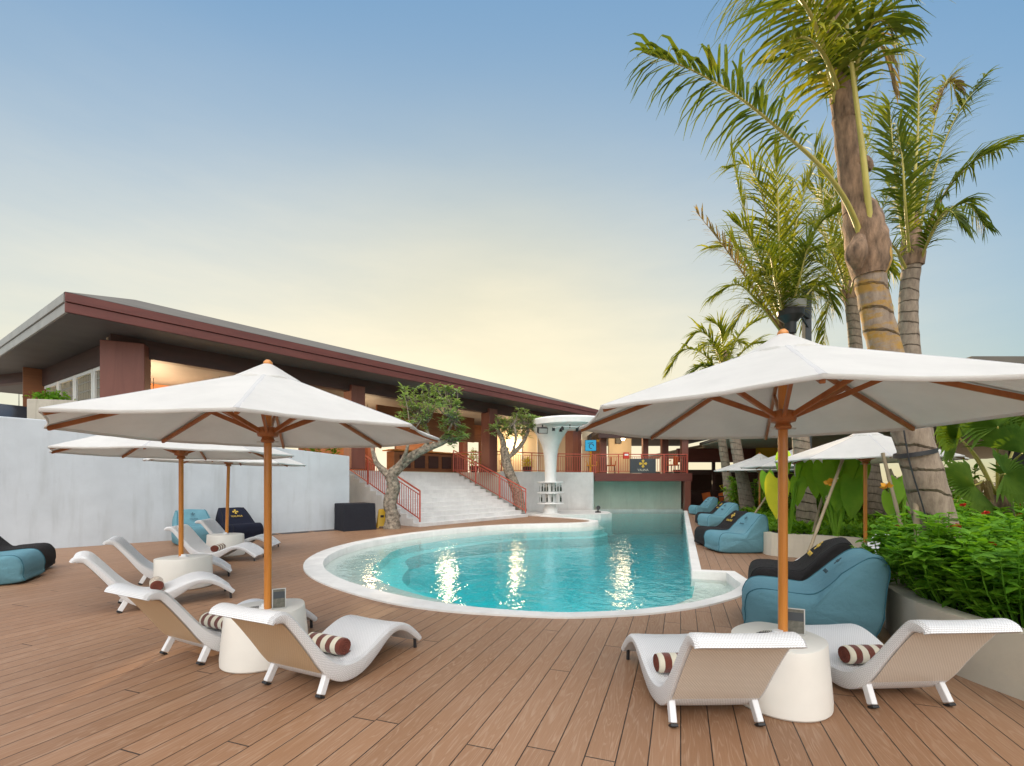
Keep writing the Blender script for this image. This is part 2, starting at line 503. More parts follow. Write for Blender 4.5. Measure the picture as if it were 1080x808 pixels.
M['bottle'] = pmat('dark_bottle_glass', (.03, .045, .03), .08, .2, 8, spec=.7)
# ================================================================== SETTING: deck, pool, ground
def resample(pts, step):
    out = []
    n = len(pts)
    for i in range(n):
        a, b = Vector(pts[i]), Vector(pts[(i + 1) % n])
        k = max(1, int((b - a).length / step))
        for j in range(k): out.append(a.lerp(b, j / k))
    return out

shore = [(3.60, 7.25), (3.52, 6.87), (3.28, 6.52), (2.93, 6.15), (2.31, 5.70), (1.727, 5.43), (1.267, 5.30), (.625, 5.22), (0, 5.30), (-.766, 5.48),
         (-1.523, 5.86), (-2.37, 6.56), (-3.09, 7.35), (-3.63, 8.24), (-4.0, 9.3), (-4.12, 10.6), (-3.87, 12.1), (-3.06, 13.9), (-1.87, 15.5),
         (-.337, 16.75), (1.05, 17.25), (2.2, 17.5), (2.85, 17.95), (3.0, 18.6), (2.65, 19.4), (1.95, 20.2), (1.25, 20.9)]
curve = [(p.x, p.y) for p in crom([V(a, b, 0) for a, b in shore], 4)]
# (x, y, coping width, shelf factor)
outline = []
for x, y in curve:
    if y < 7.3 and x > 2.2: w, s = .19, .25
    elif y > 12 : w, s = .34, .42
    elif x < -1.0: w, s = .34, 1.0
    else: w, s = .20 + max(0, -x) * .13, .38 + max(0, -x) * .6
    if y > 17.9 : s = .22
    outline.append([x, y, w, s])
outline += [[2.2, 22.6, .02, .02], [4.2, 24.6, .02, .02], [4.33, 26.45, .02, .02], [9.76, 26.45, .02, .02]]
ax, ay = 9.76, 26.45
bx, by = 3.22, 8.06
for k in range(1, 11):
    t_ = k / 11
    outline.append([ax + (bx - ax) * t_, ay + (by - ay) * t_, .16, .02])
outline += [[bx, by, .16, .02], [3.72, 7.92, .17, .05]]
# smooth the parameters
NB = len(outline)
for _ in range(4):
    ws = [(o[2], o[3]) for o in outline]
    for i in range(3, len(curve) - 3):
        outline[i][2] = (ws[i - 1][0] + ws[i][0] + ws[i + 1][0]) / 3
        outline[i][3] = (ws[i - 1][1] + ws[i][1] + ws[i + 1][1]) / 3

def area(p): return sum(p[i - 1][0] * p[i][1] - p[i][0] * p[i - 1][1] for i in range(len(p))) / 2
SGN = 1 if area(outline) > 0 else -1
def offset(dist):
    """dist(i) -> metres inward"""
    res = []
    for i in range(NB):
        p, a, b = [V(outline[k % NB][0], outline[k % NB][1], 0) for k in (i, i - 1, i + 1)]
        e1 = (p - a).normalized(); e2 = (b - p).normalized()
        n1 = V(-e1.y, e1.x, 0) * SGN; n2 = V(-e2.y, e2.x, 0) * SGN
        n = (n1 + n2)
        n = n.normalized() if n.length > 1e-4 else n1
        k = 1 / max(.5, n.dot(n1))
        q = p + n * dist(i) * k
        res.append((q.x, q.y))
    return res
OUT = [(o[0], o[1]) for o in outline]
INN = offset(lambda i: outline[i][2])

mb = MB()
mb.prism([(-3000, -3000), (3000, -3000), (3000, 3000), (-3000, 3000)], -2.2, -2.0, bottom=False)
tag(mb.build('ground', M['ground'], flat=True), kind='structure')

mb = MB()
deckpoly = [(-26, -9), (16, -9), (16, 40), (-26, 40)]
mb.prism(deckpoly, -.12, 0.0, holes=[OUT], bottom=False)
tag(mb.build('deck', M['deck'], flat=True), kind='structure')

# coping ring with a rounded lip
mb = MB()
lv = [(0.0, -.10), (0.0, .012), (.012, .022), (.5, .024), (.97, .020), (1.0, .004), (1.0, -.40)]
rg = [[V(q[0], q[1], z) for q in offset(lambda i: outline[i][2] * f)] for f, z in lv]
mb.rings(rg, True, False)
if SGN < 0: mb.f = [f[::-1] for f in mb.f]
tag(mb.build('pool_coping', M['coping'], angle=50), kind='structure')

# basin: wash slope, two shelves, deep floor
lv = [(0.0, .0, -.13), (.42, .0, -.185), (.86, .005, -.235), (.88, .01, -.42), (1.45, .012, -.46), (1.48, .015, -.78), (2.0, .02, -.95), (2.9, .03, -1.35)]
rg = [[V(q[0], q[1], z) for q in offset(lambda i: outline[i][2] - .004 + outline[i][3] * d + e)] for d, e, z in lv]
mb = MB()
mb.rings(rg[:3], True, False, 0)
mb.rings(rg[2:], True, False, 1)
last = rg[-1]
tr_ = tessellate_polygon([[V(p.x, p.y, 0) for p in last]])
mb.add(last, [t for t in tr_], 1)
if SGN < 0: mb.f = [f[::-1] for f in mb.f]
tag(mb.build('pool_basin', [M['beach'], M['tile']], angle=30), kind='structure')
# cream bathing step in the near right corner
mb = MB()
mb.prism([(3.06, 7.93), (3.44, 7.78), (3.36, 7.15), (3.12, 6.80), (2.80, 6.45), (2.35, 6.10), (2.1, 6.35), (2.6, 6.85), (2.80, 7.3)], -1.0, -.165)
tag(mb.build('pool_step', M['beach'], bevel=.015), kind='structure')

mb = MB()
mb.prism(offset(lambda i: outline[i][2] - .06 if outline[i][2] > .1 else -.05), -1.6, -.115)
tag(mb.build('water', M['water'], flat=True), kind='structure')

# ------------------------------------------------------------------ terrace, stairs, walls
TZ = 2.0
e_ = V(.658, .753, 0).normalized()          # along the eave
n_ = V(-.753, .658, 0).normalized()         # into the building
A = V(-3.1, 16.0, 0); B = V(.7, 20.8, 0)
f_ = (B - A).normalized(); u_ = V(-f_.y, f_.x, 0)
RUN = .35 * 13
WL = V(-10.3, 10.87, 0); wd = V(.72, .69, 0).normalized()
w0 = WL - wd * 11; w1 = V(-5.35, 15.62, 0)
TL = A + u_ * RUN; TR = B + u_ * RUN
inn = lambda p, d: p + V(-wd.y, wd.x, 0) * d
terr = [inn(w0, .3), inn(w1, .3), inn(w1, .3) + u_ * 2.2, TL, TR, V(-.45, 22.75, 0), V(1, 23.78, 0), V(2.4, 24.6, 0), V(4.30, 25.05, 0), V(4.30, 26.5, 0),
        V(9.45, 26.5, 0), V(9.45, 46, 0), V(-34, 46, 0), V(-34, 12, 0)]
mb = MB()
mb.prism([(p.x, p.y) for p in terr], -.3, TZ, 0, 1, bottom=False)
tag(mb.build('terrace', [M['stone'], M['recess']], flat=True), kind='structure')

def wall_mesh(path, th, z0, tops):
    mb = MB()
    rgs = []
    for i, p in enumerate(path):
        a = path[max(0, i - 1)]; b = path[min(len(path) - 1, i + 1)]
        d = (b - a).normalized(); nn = V(-d.y, d.x, 0)
        zt = tops[i] if hasattr(tops, '__len__') else tops
        q = p + nn * th
        rgs.append([V(p.x, p.y, z0), V(q.x, q.y, z0), V(q.x, q.y, zt), V(p.x, p.y, zt)])
    mb.rings(rgs, True, True)
    return mb
o = wall_mesh([w0, WL, w1], .25, -.1, [3.10, 2.91, 2.37]).build('retaining_wall', M['wall'], angle=20, bevel=.02)
tag(o, 'long white painted retaining wall along the left side of the deck, faintly stained', 'wall')
cw = crom([V(-.50, 22.65, 0), V(.25, 23.2, 0), V(1, 23.66, 0), V(2.4, 24.45, 0), V(3.6, 24.85, 0), V(4.2, 24.93, 0), V(4.30, 25.0, 0)], 4)
o = wall_mesh(cw, .1, -.1, TZ + .04).build('curved_wall', M['step'], angle=30)
tag(o, 'curved white retaining wall behind the white pool column, below the terrace railing', 'wall')

# staircase
st = thing('staircase', 'wide white staircase of thirteen steps rising from the deck to the terrace', 'staircase', A)
prof = [(0, -.05)]
for i in range(13):
    prof += [(i * .35, (i + 1) * TZ / 13), ((i + 1) * .35, (i + 1) * TZ / 13)]
prof += [(RUN, -.05)]
L = (B - A).length
mb = MB()
for i in range(13):
    z1 = (i + 1) * TZ / 13 - (.003 if i == 12 else 0)
    p0 = A + u_ * (i * .35)
    c = p0 + f_ * L / 2 + u_ * (.35 / 2) + V(0, 0, (z1 - .05) / 2 - .02)
    rot = Matrix((f_, u_, V(0, 0, 1))).transposed()
    mb.box(c, (L, .349, z1 + .01), rot)
mb.build('flight', M['step'], st, world=True, bevel=.006)

# railings ----------------------------------------------------------
bal_me = {}
def railing(name, label, path, height, spacing=.13, post_every=1.4, skip_end=False):
    t = thing(name, label, 'railing', path[0])
    P0 = [Vector(p) for p in path]
    mb = MB()
    up = V(0, 0, height)
    for a, b in zip(P0, P0[1:]): mb.bar(a + up, b + up, .055, .045)
    mb.build('handrail', M['rail'], t, world=True)
    mb = MB()
    for a, b in zip(P0, P0[1:]):
        mb.bar(a + V(0, 0, .1), b + V(0, 0, .1), .035, .03)
        mb.bar(a + V(0, 0, height - .13), b + V(0, 0, height - .13), .03, .025)
    mb.build('bottom_rail', M['rail'], t, world=True)
    base = WM[t.name].translation
    def piece(nm, loc, w, h, z0):
        key = (nm, round(w, 3), round(h, 3))
        if key not in bal_me:
            mb = MB(); mb.box((0, 0, h / 2), (w, w, h))
            o = mb.build(nm, M['rail'], t, flat=True); bal_me[key] = o.data
        else:
            o = bpy.data.objects.new(nm, bal_me[key]); COL.objects.link(o); o.parent = t
        o.location = loc - base + V(0, 0, z0)
    nb = 0
    for si, (a, b) in enumerate(zip(P0, P0[1:])):
        Ls = (b - a).length
        k = max(1, round(Ls / post_every))
        for j in range(k + 1):
            if j == 0 and si > 0: continue
            piece('post', a.lerp(b, j / k), .05, height, 0)
        m = max(1, round(Ls / spacing))
        for j in range(1, m):
            if nb < 98:
                piece('baluster', a.lerp(b, j / m), .022, height - .24, .11); nb += 1
    return t
z_ = lambda p, z: V(p.x, p.y, z)
railing('stair_railing', 'red stair railing behind the frangipani trunk, against the white retaining wall',
        [z_(A + f_ * .06 + u_ * .08, .16), z_(TL + f_ * .06, TZ + .05)], 1.05)
railing('stair_railing', 'red stair railing in front of the second tree, beside the white pool column',
        [z_(B - f_ * .06 + u_ * .08, .16), z_(TR - f_ * .06, TZ + .05)], 1.05)
railing('terrace_railing', 'red railing along the terrace edge above the curved white wall',
        [V(-2.75, 23.75, TZ), V(-.5, 22.95, TZ), V(1, 23.95, TZ), V(2.4, 24.75, TZ), V(4.35, 25.2, TZ)], 1.0, .135)
railing('balcony_railing', 'red balcony railing above the deep end, carrying the dark sign', [V(4.45, 25.2, TZ), V(9.3, 25.2, TZ)], 1.0, .12, 1.2)

# balcony over the deep end of the pool
bt = thing('balcony', 'red brown balcony slab spanning the far end of the pool', 'balcony', (4.4, 25.0, 1.55))
mb = MB(); mb.box((6.95, 25.85, 1.83), (4.95, 1.5, .30)); mb.build('floor_slab', M['stone'], bt, world=True, bevel=.01)
mb = MB(); mb.box((6.93, 25.04, 1.78), (5.15, .10, .42)); mb.build('fascia', M['fascia'], bt, world=True, bevel=.01)
mb = MB(); mb.box((9.26, 25.12, .78), (.32, .32, 1.56)); mb.build('support_post', M['column'], bt, world=True, bevel=.01)
# platform with the white mushroom column
mb = MB()
mb.prism([(.6, 21.35), (1.3, 20.98), (2.6, 21.0), (4.0, 21.35), (4.65, 22.1), (4.75, 23.4), (4.27, 24.8), (2.4, 24.35), (1.0, 23.6), (-.3, 22.7)], -1.0, .07)
tag(mb.build('pool_platform', M['coping'], bevel=.02), kind='structure')

mc = thing('mushroom_column', 'white flaring mushroom column standing on the pool platform', 'column', (1.78, 21.9, .07))
mb = MB()
prof = [(.42, 0), (.42, .02), (.33, .04), (.33, .25), (.27, .3), (.26, 1.5), (.265, 2.1), (.30, 2.6), (.355, 2.95), (.43, 3.2), (.54, 3.44), (.66, 3.65), (.78, 3.82), (.86, 3.94), (.90, 4.0)]
mb.lathe(prof, n=40); mb.build('stem', M['white'], mc, angle=60)
mb = MB(); mb.lathe([(.3, 4.004), (1.66, 4.004), (1.72, 4.03), (1.74, 4.25), (1.70, 4.31), (.3, 4.36)], (.86, 0, 0), n=56); mb.build('disc', M['white'], mc, angle=30)
for z in (.45, .93, 1.42):
    mb = MB(); mb.lathe([(.30, z), (.60, z), (.615, z + .02), (.60, z + .05), (.30, z + .05)], n=32); mb.build('shelf', M['white'], mc, angle=30)
for z in (.50, .98):
    mb = MB()
    for k in range(6):
        a = k * math.pi / 3 + .3
        mb.box((.50 * math.cos(a), .50 * math.sin(a), z + .22), (.03, .03, .43), Matrix.Rotation(a, 3, 'Z'))
    mb.build('shelf_bracket', M['white'], mc, flat=True)
# bottles
rb = random.Random(4)
first = None
for z in (.55, 1.03):
    for k in range(9):
        a = R(180 + 14 + k * 19) + rb.uniform(-.08, .08)
        if z < 1 and k in (2, 5, 6): continue
        loc = V(1.78 + .49 * math.cos(a), 21.9 + .49 * math.sin(a), z + .072)
        lab = 'small dark bottle standing on the ring shelves of the white column'
        if first is None:
            mb = MB(); mb.lathe([(.032, 0), (.036, .01), (.036, .17), (.03, .20), (.013, .25), (.013, .31), (.016, .315), (.016, .33)], n=10)
            first = mb.build('bottle', M['bottle'])
            tag(first, lab, 'bottle', 'bottles on the column shelves'); first.location = loc
        else:
            c = first.copy(); COL.objects.link(c); c.location = loc
            s = rb.uniform(.8, 1.12); c.scale = (1, 1, s)
# speakers and light under the disc
def speaker(loc, rz, label, tilt=.3):
    t = thing('speaker', label, 'speaker', loc, rz)
    mb = MB(); rot = Matrix.Rotation(tilt, 3, 'X'); mb.box((0, 0, 0), (.44, .26, .26), rot); mb.build('cabinet', M['black'], t, bevel=.02)
    mb = MB(); mb.box(rot @ V(0, -.133, 0), (.38, .01, .2), rot); mb.build('grille', M['grey_fascia'], t, bevel=.003)
    mb = MB(); mb.bar((0, 0, .1), (0, 0, .25), .05, .05, (0, 1, 0)); mb.build('bracket', M['black'], t)
speaker((1.34, 20.85, 3.80), .2, 'black loudspeaker hung under the left side of the white disc')
t = thing('lighting_truss', 'round rack of black lamps hung under the right side of the white disc', 'lighting rig', (2.55, 20.9, 3.86))
mb = MB(); mb.tube([V(.75 * math.cos(a), .4 * math.sin(a), .06) for a in [k * math.pi / 8 for k in range(17)]], .025, 6, False); mb.build('ring', M['white_metal'], t)
for k in range(6):
    a = k * math.pi / 3
    mb = MB(); mb.lathe([(.0, -.10), (.07, -.10), (.055, .05), (.0, .06)], (.72 * math.cos(a), .38 * math.sin(a), .02), 10); mb.build('lamp_can', M['black'], t)
mb = MB(); mb.box((0, 0, .12), (.05, .05, .14)); mb.build('hanger', M['black'], t)

# ================================================================== MAIN BUILDING
N0 = V(-9.9, 10.5, 0); F0 = N0 + e_ * 22.95
dg = V(-1.48, 1, 0).normalized()
SZ, EZ = 5.30, 5.72
L0 = N0 + dg * 15; K0 = F0 + n_ * 15
bd = thing('pavilion_building', 'long open building with a low grey hipped roof and red brown eaves on the terrace', 'building', (-10, 12, TZ))
Rg1 = V(-12.89, 16.2, 7.75); Rg2 = F0 + n_ * 6 - e_ * 1.6; Rg2.z = 7.75
mb = MB()
E = lambda p, z=EZ + .01: V(p.x, p.y, z)
oN, oF, oL, oK = [E(p) for p in (N0, F0, L0, K0)]
back = Rg1 + (L0 - N0); back.z = EZ
mb.add([oN, oF, Rg2, Rg1, oL, oK], [(0, 1, 2, 3), (0, 3, 4), (1, 5, 2), (3, 2, 5, 4)])
mb.build('roof', M['roof'], bd, world=True, flat=True)
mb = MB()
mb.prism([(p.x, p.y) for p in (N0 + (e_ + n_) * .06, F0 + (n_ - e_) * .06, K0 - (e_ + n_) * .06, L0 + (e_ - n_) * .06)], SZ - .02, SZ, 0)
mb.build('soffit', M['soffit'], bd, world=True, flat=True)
def two_step(a, b, inward, matr, nm):
    mb = MB()
    up = V(0, 0, 1)
    mb.bar(E(a, EZ - .10) + inward * .02, E(b, EZ - .10) + inward * .02, .06, .20)
    mb.bar(E(a, SZ + .10) + inward * .05, E(b, SZ + .10) + inward * .05, .06, .215)
    return mb.build(nm, matr, bd, world=True, bevel=.006)
two_step(N0, F0, n_, M['fascia'], 'eave_board')
two_step(N0 + dg * .10, L0, (e_), M['grey_fascia'], 'gable_board')
two_step(F0, K0, -e_, M['grey_fascia'], 'gable_board')
C0 = V(-10.1, 12.35, 0)
C = lambda t, d=0.0, z=0.0: C0 + e_ * t + n_ * d + V(0, 0, z)
Wend = V(-15.9, 16.1, 0)
mb = MB(); mb.bar(C(-.3, 0, 5.04), C(22.3, 0, 5.04), .30, .5); mb.build('eave_beam', M['beam'], bd, world=True, bevel=.01)
mb = MB(); mb.bar(C(-.3, .35, 5.26), C(22, .35, 5.26), .12, .06); mb.build('beam_trim', M['cream_wall'], bd, world=True)
def sq(t, w, d=None, z0=TZ, z1=5.0, mat='column', off=0):
    mb = MB(); rot = Matrix((e_, n_, V(0, 0, 1))).transposed()
    mb.box(C(t, off, (z0 + z1) / 2), (w, d or w, z1 - z0), rot)
    return mb.build('column', M[mat], bd, world=True, bevel=.012)
cr = MB(); cdir = (Wend - C0).normalized(); cn = V(cdir.y, -cdir.x, 0)
cr.box(C(0, 0, 3.5) + V(.05, 0, 0), (.92, .55, 3.2), Matrix((V(.92, .39, 0).normalized(), V(-.39, .92, 0).normalized(), V(0, 0, 1))).transposed())
cr.build('column', M['column'], bd, world=True, bevel=.012)
for t_ in (6.6, 13.7, 20.7): sq(t_, .55)
for t_ in (4.0, 11.0, 17.6): sq(t_, .40, off=6.0, z1=SZ - .03)
# window wall on the gable side
mb = MB(); mb.bar(E(C0, 5.0), E(Wend, 5.0), .22, .55); mb.build('gable_beam', M['beam'], bd, world=True, bevel=.01)
mb = MB(); mb.bar(E(Wend, 5.12), E(Wend + V(-6, 1.9, 0), 5.12), .25, .34); mb.build('gable_beam', M['beam'], bd, world=True)
mb = MB(); mb.bar(E(C0, 2.7), E(Wend, 2.7), .18, 1.4); mb.build('dado_wall', M['cream_wall'], bd, world=True)
mb = MB(); mb.box((Wend.x, Wend.y, 3.4), (.3, .3, 2.9)); mb.build('end_post', M['cream_wall'], bd, world=True)
Lw = (Wend - C0).length
for k in range(4):
    a = E(C0 + cdir * (.55 + k * (Lw - .7) / 4), 0); b = E(C0 + cdir * (.55 + (k + 1) * (Lw - .7) / 4 - .06), 0)
    z0, z1 = 3.4, 4.68
    mb = MB()
    mb.bar(E(a, z1), E(b, z1), .12, .10); mb.bar(E(a, z0 + .03), E(b, z0 + .03), .12, .10)
    for q in (a + cdir * .05, b - cdir * .05): mb.bar(E(q, z0 + .08), E(q, z1 - .05), .12, .12, cdir)
    w = mb.build('window', M['white'], bd, world=True)
    mb = MB()
    for j in range(1, 5): mb.bar(E(a, z0 + (z1 - z0) * j / 5), E(b, z0 + (z1 - z0) * j / 5), .03, .03)
    for j in range(1, 11):
        q = a.lerp(b, j / 11); mb.bar(E(q, z0 + .08), E(q, z1 - .05), .028, .028, cdir)
    mb.build('lattice', M['grey_fascia'], w, world=True, flat=True)
    mb = MB(); mb.bar(E(a + e_ * .04, (z0 + z1) / 2), E(b + e_ * .04, (z0 + z1) / 2), .012, z1 - z0 - .1); mb.build('pane', M['pane'], w, world=True, flat=True)
# back wall panels and header
for k, (a, b) in enumerate([(-1.5, 3.6), (7.6, 11.6), (13.0, 15.6), (19.6, 22.5)]):
    mb = MB(); mb.bar(C(a, 6.6, 3.08), C(b, 6.6, 3.08), .16, 2.16); mb.build('back_wall', M['warm_wood'], bd, world=True)
mb = MB(); mb.bar(C(-1.5, 6.6, 4.72), C(22.5, 6.6, 4.72), .18, 1.12); mb.build('header_wall', M['warm_wood'], bd, world=True)
mb = MB(); mb.bar(C(9.2, 2.6, 4.3), C(15.2, 2.6, 4.3), .10, 1.3); mb.build('hanging_panel', M['warm_wood'], bd, world=True)
# warm lamps in the building
def lamp(loc, label, power, group='globe lamps hanging in the building'):
    t = thing('pendant_lamp', label, 'lamp', loc, 0, group)
    mb = MB(); mb.lathe([(.001, -.12), (.07, -.10), (.11, -.03), (.11, .03), (.07, .10), (.001, .12)], n=16); mb.build('globe', M['lamp'], t, angle=80)
    mb = MB(); mb.tube([(0, 0, .12), (0, 0, SZ - .03 - loc[2])], .012, 6); mb.build('cord', M['black'], t)
    l = bpy.data.lights.new('lamp_light', 'POINT'); l.energy = power; l.color = (1, .70, .40); l.shadow_soft_size = .42
    o = bpy.data.objects.new('lamp_light', l); COL.objects.link(o); o.parent = t; o.location = (0, 0, -.2)
LAMPS = [(C(3.2, 3.2, 4.45), 'warm globe lamp behind the broad corner column, above the large left parasol', 12),
         (C(10.0, 4.6, 4.2), 'warm globe lamp above the staircase, behind the frangipani crown', 120),
         (C(14.6, 4.0, 3.9), 'warm globe lamp over the terrace bar counter', 130),
         (C(19.0, 3.2, 4.0), 'warm globe lamp behind the second tree on the terrace', 130),
         (C(1.7, 5.2, 4.1), 'warm globe lamp behind the lattice windows', 420)]
for l_, lab, pw in LAMPS: lamp(l_, lab, pw)

# bar counter on the terrace
t = thing('bar_counter', 'dark wooden bar counter at the top of the white staircase', 'counter', C(12.2, 1.2, TZ))
mb = MB(); mb.bar(C(10.2, 3.0, TZ + .48), C(14.6, 3.0, TZ + .48), .6, .94); mb.build('front', M['warm_wood'], t, world=True, bevel=.01)
mb = MB(); mb.bar(C(10.0, 2.95, TZ + 1.0), C(14.8, 2.95, TZ + 1.0), .8, .07); mb.build('counter_top', M['pole'], t, world=True, bevel=.01)
for k in range(5):
    mb = MB(); mb.bar(C(10.5 + k * .85, 2.68, TZ + .5), C(11.1 + k * .85, 2.68, TZ + .5), .04, .6); mb.build('front_panel', M['beam'], t, world=True)

# cream bar room behind the balcony
t = thing('bar_room', 'cream walled room with a yellow framed doorway behind the balcony railing', 'building', (4, 29, TZ))
def wbox(nm, x0, x1, y0, y1, z0, z1, mat, tt=None, bev=.0):
    mb = MB(); mb.box(((x0 + x1) / 2, (y0 + y1) / 2, (z0 + z1) / 2), (x1 - x0, y1 - y0, z1 - z0))
    return mb.build(nm, M[mat], tt or t, world=True, bevel=bev, flat=not bev)
wbox('wall', -1.1, .55, 29.0, 29.2, TZ, 5.0, 'cream_wall')
wbox('wall', .60, 3.55, 29.0, 29.2, TZ, 5.0, 'cream_wall')
for x in (.58, 1.55, 2.2): wbox('door_frame', x - .03, x + .03, 28.94, 28.995, TZ, 4.6, 'white')
wbox('wall', 3.6, 4.25, 29.0, 29.2, TZ, 5.0, 'column')
wbox('wall', 4.3, 4.75, 29.0, 29.2, TZ, 5.0, 'cream_wall')
wbox('wall', 5.75, 7.1, 28.2, 28.4, TZ, 4.6, 'cream_wall')
wbox('wall', 6.92, 7.1, 28.4, 31, TZ, 4.6, 'cream_wall')
wbox('lintel', 4.75, 5.75, 29.0, 29.2, 4.1, 5.0, 'cream_wall')
for x in (4.80, 5.62): wbox('door_frame', x - .06, x + .06, 28.9, 28.99, TZ, 4.1, 'yellow')
wbox('door_frame', 4.74, 5.68, 28.9, 28.99, 4.0, 4.12, 'yellow')
wbox('door', 4.87, 5.55, 29.05, 29.1, TZ, 4.0, 'warm_wood')
lamp((6.3, 26.9, 4.0), 'warm globe lamp over the balcony beside the blue screen', 45)
# posts carrying the balcony roof
t = thing('balcony_roof', 'grey slab roof on red brown posts above the balcony', 'roof', (7, 26, TZ))
for x, y, w in ((4.95, 25.8, .34), (7.35, 26.2, .30), (8.55, 26.6, .36)): wbox('post', x - w / 2, x + w / 2, y - w / 2, y + w / 2, TZ, 4.12, 'column', None, .01)
wbox('post', 9.08, 9.42, 25.3, 25.64, TZ, 4.12, 'column', None, .01)
wbox('slab', 4.6, 12.0, 25.1, 34, 4.12, 4.36, 'soffit', None, .01)
wbox('edge_beam', 4.6, 9.6, 25.06, 25.3, 3.86, 4.10, 'beam', None, .01)

# blue screen, black speaker, sign and chairs on the balcony
t = thing('television', 'blue glowing screen hung beside the balcony column', 'screen', (4.25, 25.6, 3.5), R(-12))
mb = MB(); mb.box((0, 0, 0), (.62, .07, .62)); mb.build('case', M['black'], t, bevel=.01)
mb = MB(); mb.box((0, -.038, 0), (.57, .006, .57)); mb.build('display', M['screen'], t)
mb = MB(); mb.tube([V(.12 * math.cos(a) + .04, -.044, .13 * math.sin(a) - .04) for a in [k * .5 for k in range(11)]], .025, 6); mb.bar((-.16, -.044, .12), (.14, -.044, .16), .02, .03); mb.build('display_mark', M['screen_dark'], t)
mb = MB(); mb.bar((0, 0, .3), (0, 0, .62), .04, .04, (0, 1, 0)); mb.build('bracket', M['black'], t)
t = thing('wall_speaker', 'small black box speaker on the cream wall behind the balcony', 'speaker', (6.3, 28.1, 4.05))
mb = MB(); mb.box((0, 0, 0), (.34, .18, .5)); mb.build('cabinet', M['black'], t, bevel=.02)
mb = MB(); mb.box((0, -.092, 0), (.28, .006, .42)); mb.build('grille', M['signbox'], t)

def text_part(name, body, size, mat, parent, loc, rot, ext=.004):
    cu = bpy.data.curves.new(name, 'FONT'); cu.body = body; cu.size = size; cu.extrude = ext; cu.align_x = 'CENTER'; cu.align_y = 'CENTER'
    to = bpy.data.objects.new('tmp_text', cu); COL.objects.link(to)
    dg_ = bpy.context.evaluated_depsgraph_get()
    me = bpy.data.meshes.new_from_object(to.evaluated_get(dg_))
    bpy.data.objects.remove(to); bpy.data.curves.remove(cu)
    me.materials.clear(); me.materials.append(mat)
    o = bpy.data.objects.new(name, me); COL.objects.link(o); o.parent = parent
    o.location = loc; o.rotation_euler = rot
    WM[o.name] = WM[parent.name]
    return o

def emblem_geo(mb, r, th=.004, y=0.0):
    """four flared arms in a ring, in the local xz plane"""
    for k in range(4):
        a = k * math.pi / 2
        ca, sa = math.cos(a), math.sin(a)
        pts = []
        for (x, z) in ((-.06, .10), (.06, .10), (.30, .62), (.36, .82), (0, 1.0), (-.36, .82), (-.30, .62)):
            X = (x * ca - z * sa) * r; Z = (x * sa + z * ca) * r
            pts.append((X, Z))
        vs = [V(x, y, z) for x, z in pts] + [V(x, y - th, z) for x, z in pts]
        n = len(pts)
        fs = [tuple(range(n, 2 * n)), tuple(range(n))[::-1]] + [(i, (i + 1) % n, n + (i + 1) % n, n + i) for i in range(n)]
        mb.add(vs, fs)
t = thing('sign', 'dark grey sign box with gold cross emblem on the balcony railing', 'sign', (6.92, 25.08, 2.38))
mb = MB(); mb.box((0, 0, 0), (1.36, .08, .76)); mb.build('panel', M['signbox'], t, bevel=.01)
mb = MB(); emblem_geo(mb, .215, .012, -.041); mb.lathe([(.001, 0), (.03, 0)], (0, 0, 0), 4) if False else None
o = mb.build('emblem', M['gold'], t, flat=True); o.location = (0, 0, .12)
text_part('lettering', 'VAUNA', .17, M['gold_letter'], t, (0, -.042, -.22), (R(90), 0, 0), .003)
t = thing('notice_box', 'small red box with a white notice fixed to the balcony railing', 'notice', (6.05, 25.14, 2.93))
mb = MB(); mb.box((0, 0, 0), (.30, .14, .34)); mb.build('case', M['flower_red'], t, bevel=.015)
mb = MB(); mb.box((0, -.072, .04), (.2, .006, .09)); mb.build('label_plate', M['white'], t)

def chair_mesh(t, seat, leg):
    mb = MB(); mb.box((0, 0, .45), (.5, .48, .06)); mb.build('seat', seat, t, bevel=.02)
    mb = MB(); mb.bar((0, .23, .46), (0, .32, .92), .5, .05, (1, 0, 0)); mb.build('backrest', seat, t, bevel=.02)
    for sx in (-1, 1):
        for sy in (-1, 1):
            mb = MB(); mb.tube([(sx * .2, sy * .2, .43), (sx * .23, sy * .24, 0)], .018, 8); mb.build('leg', leg, t)
        mb = MB(); mb.tube([(sx * .25, -.2, .45), (sx * .27, -.2, .66), (sx * .26, .26, .68)], .022, 8); mb.build('armrest', seat, t)
ch = thing('chair', 'yellow armchair on the balcony in front of the framed doorway', 'chair', (4.45, 26.6, TZ), R(160), 'yellow chairs on the terrace')
chair_mesh(ch, M['yellow'], M['black'])
dup(ch, (-.3, 24.6, TZ), R(200), 'yellow armchair behind the terrace railing left of the white column')
oc = thing('lounge_chair', 'orange cushioned chair behind the balcony railing left of the dark sign', 'chair', (5.5, 26.4, TZ), R(170), 'orange chairs')
chair_mesh(oc, M['orange_cloth'], M['black'])
dup(oc, (8.75, 25.75, TZ), R(190), 'orange cushioned chair in the right corner of the balcony')

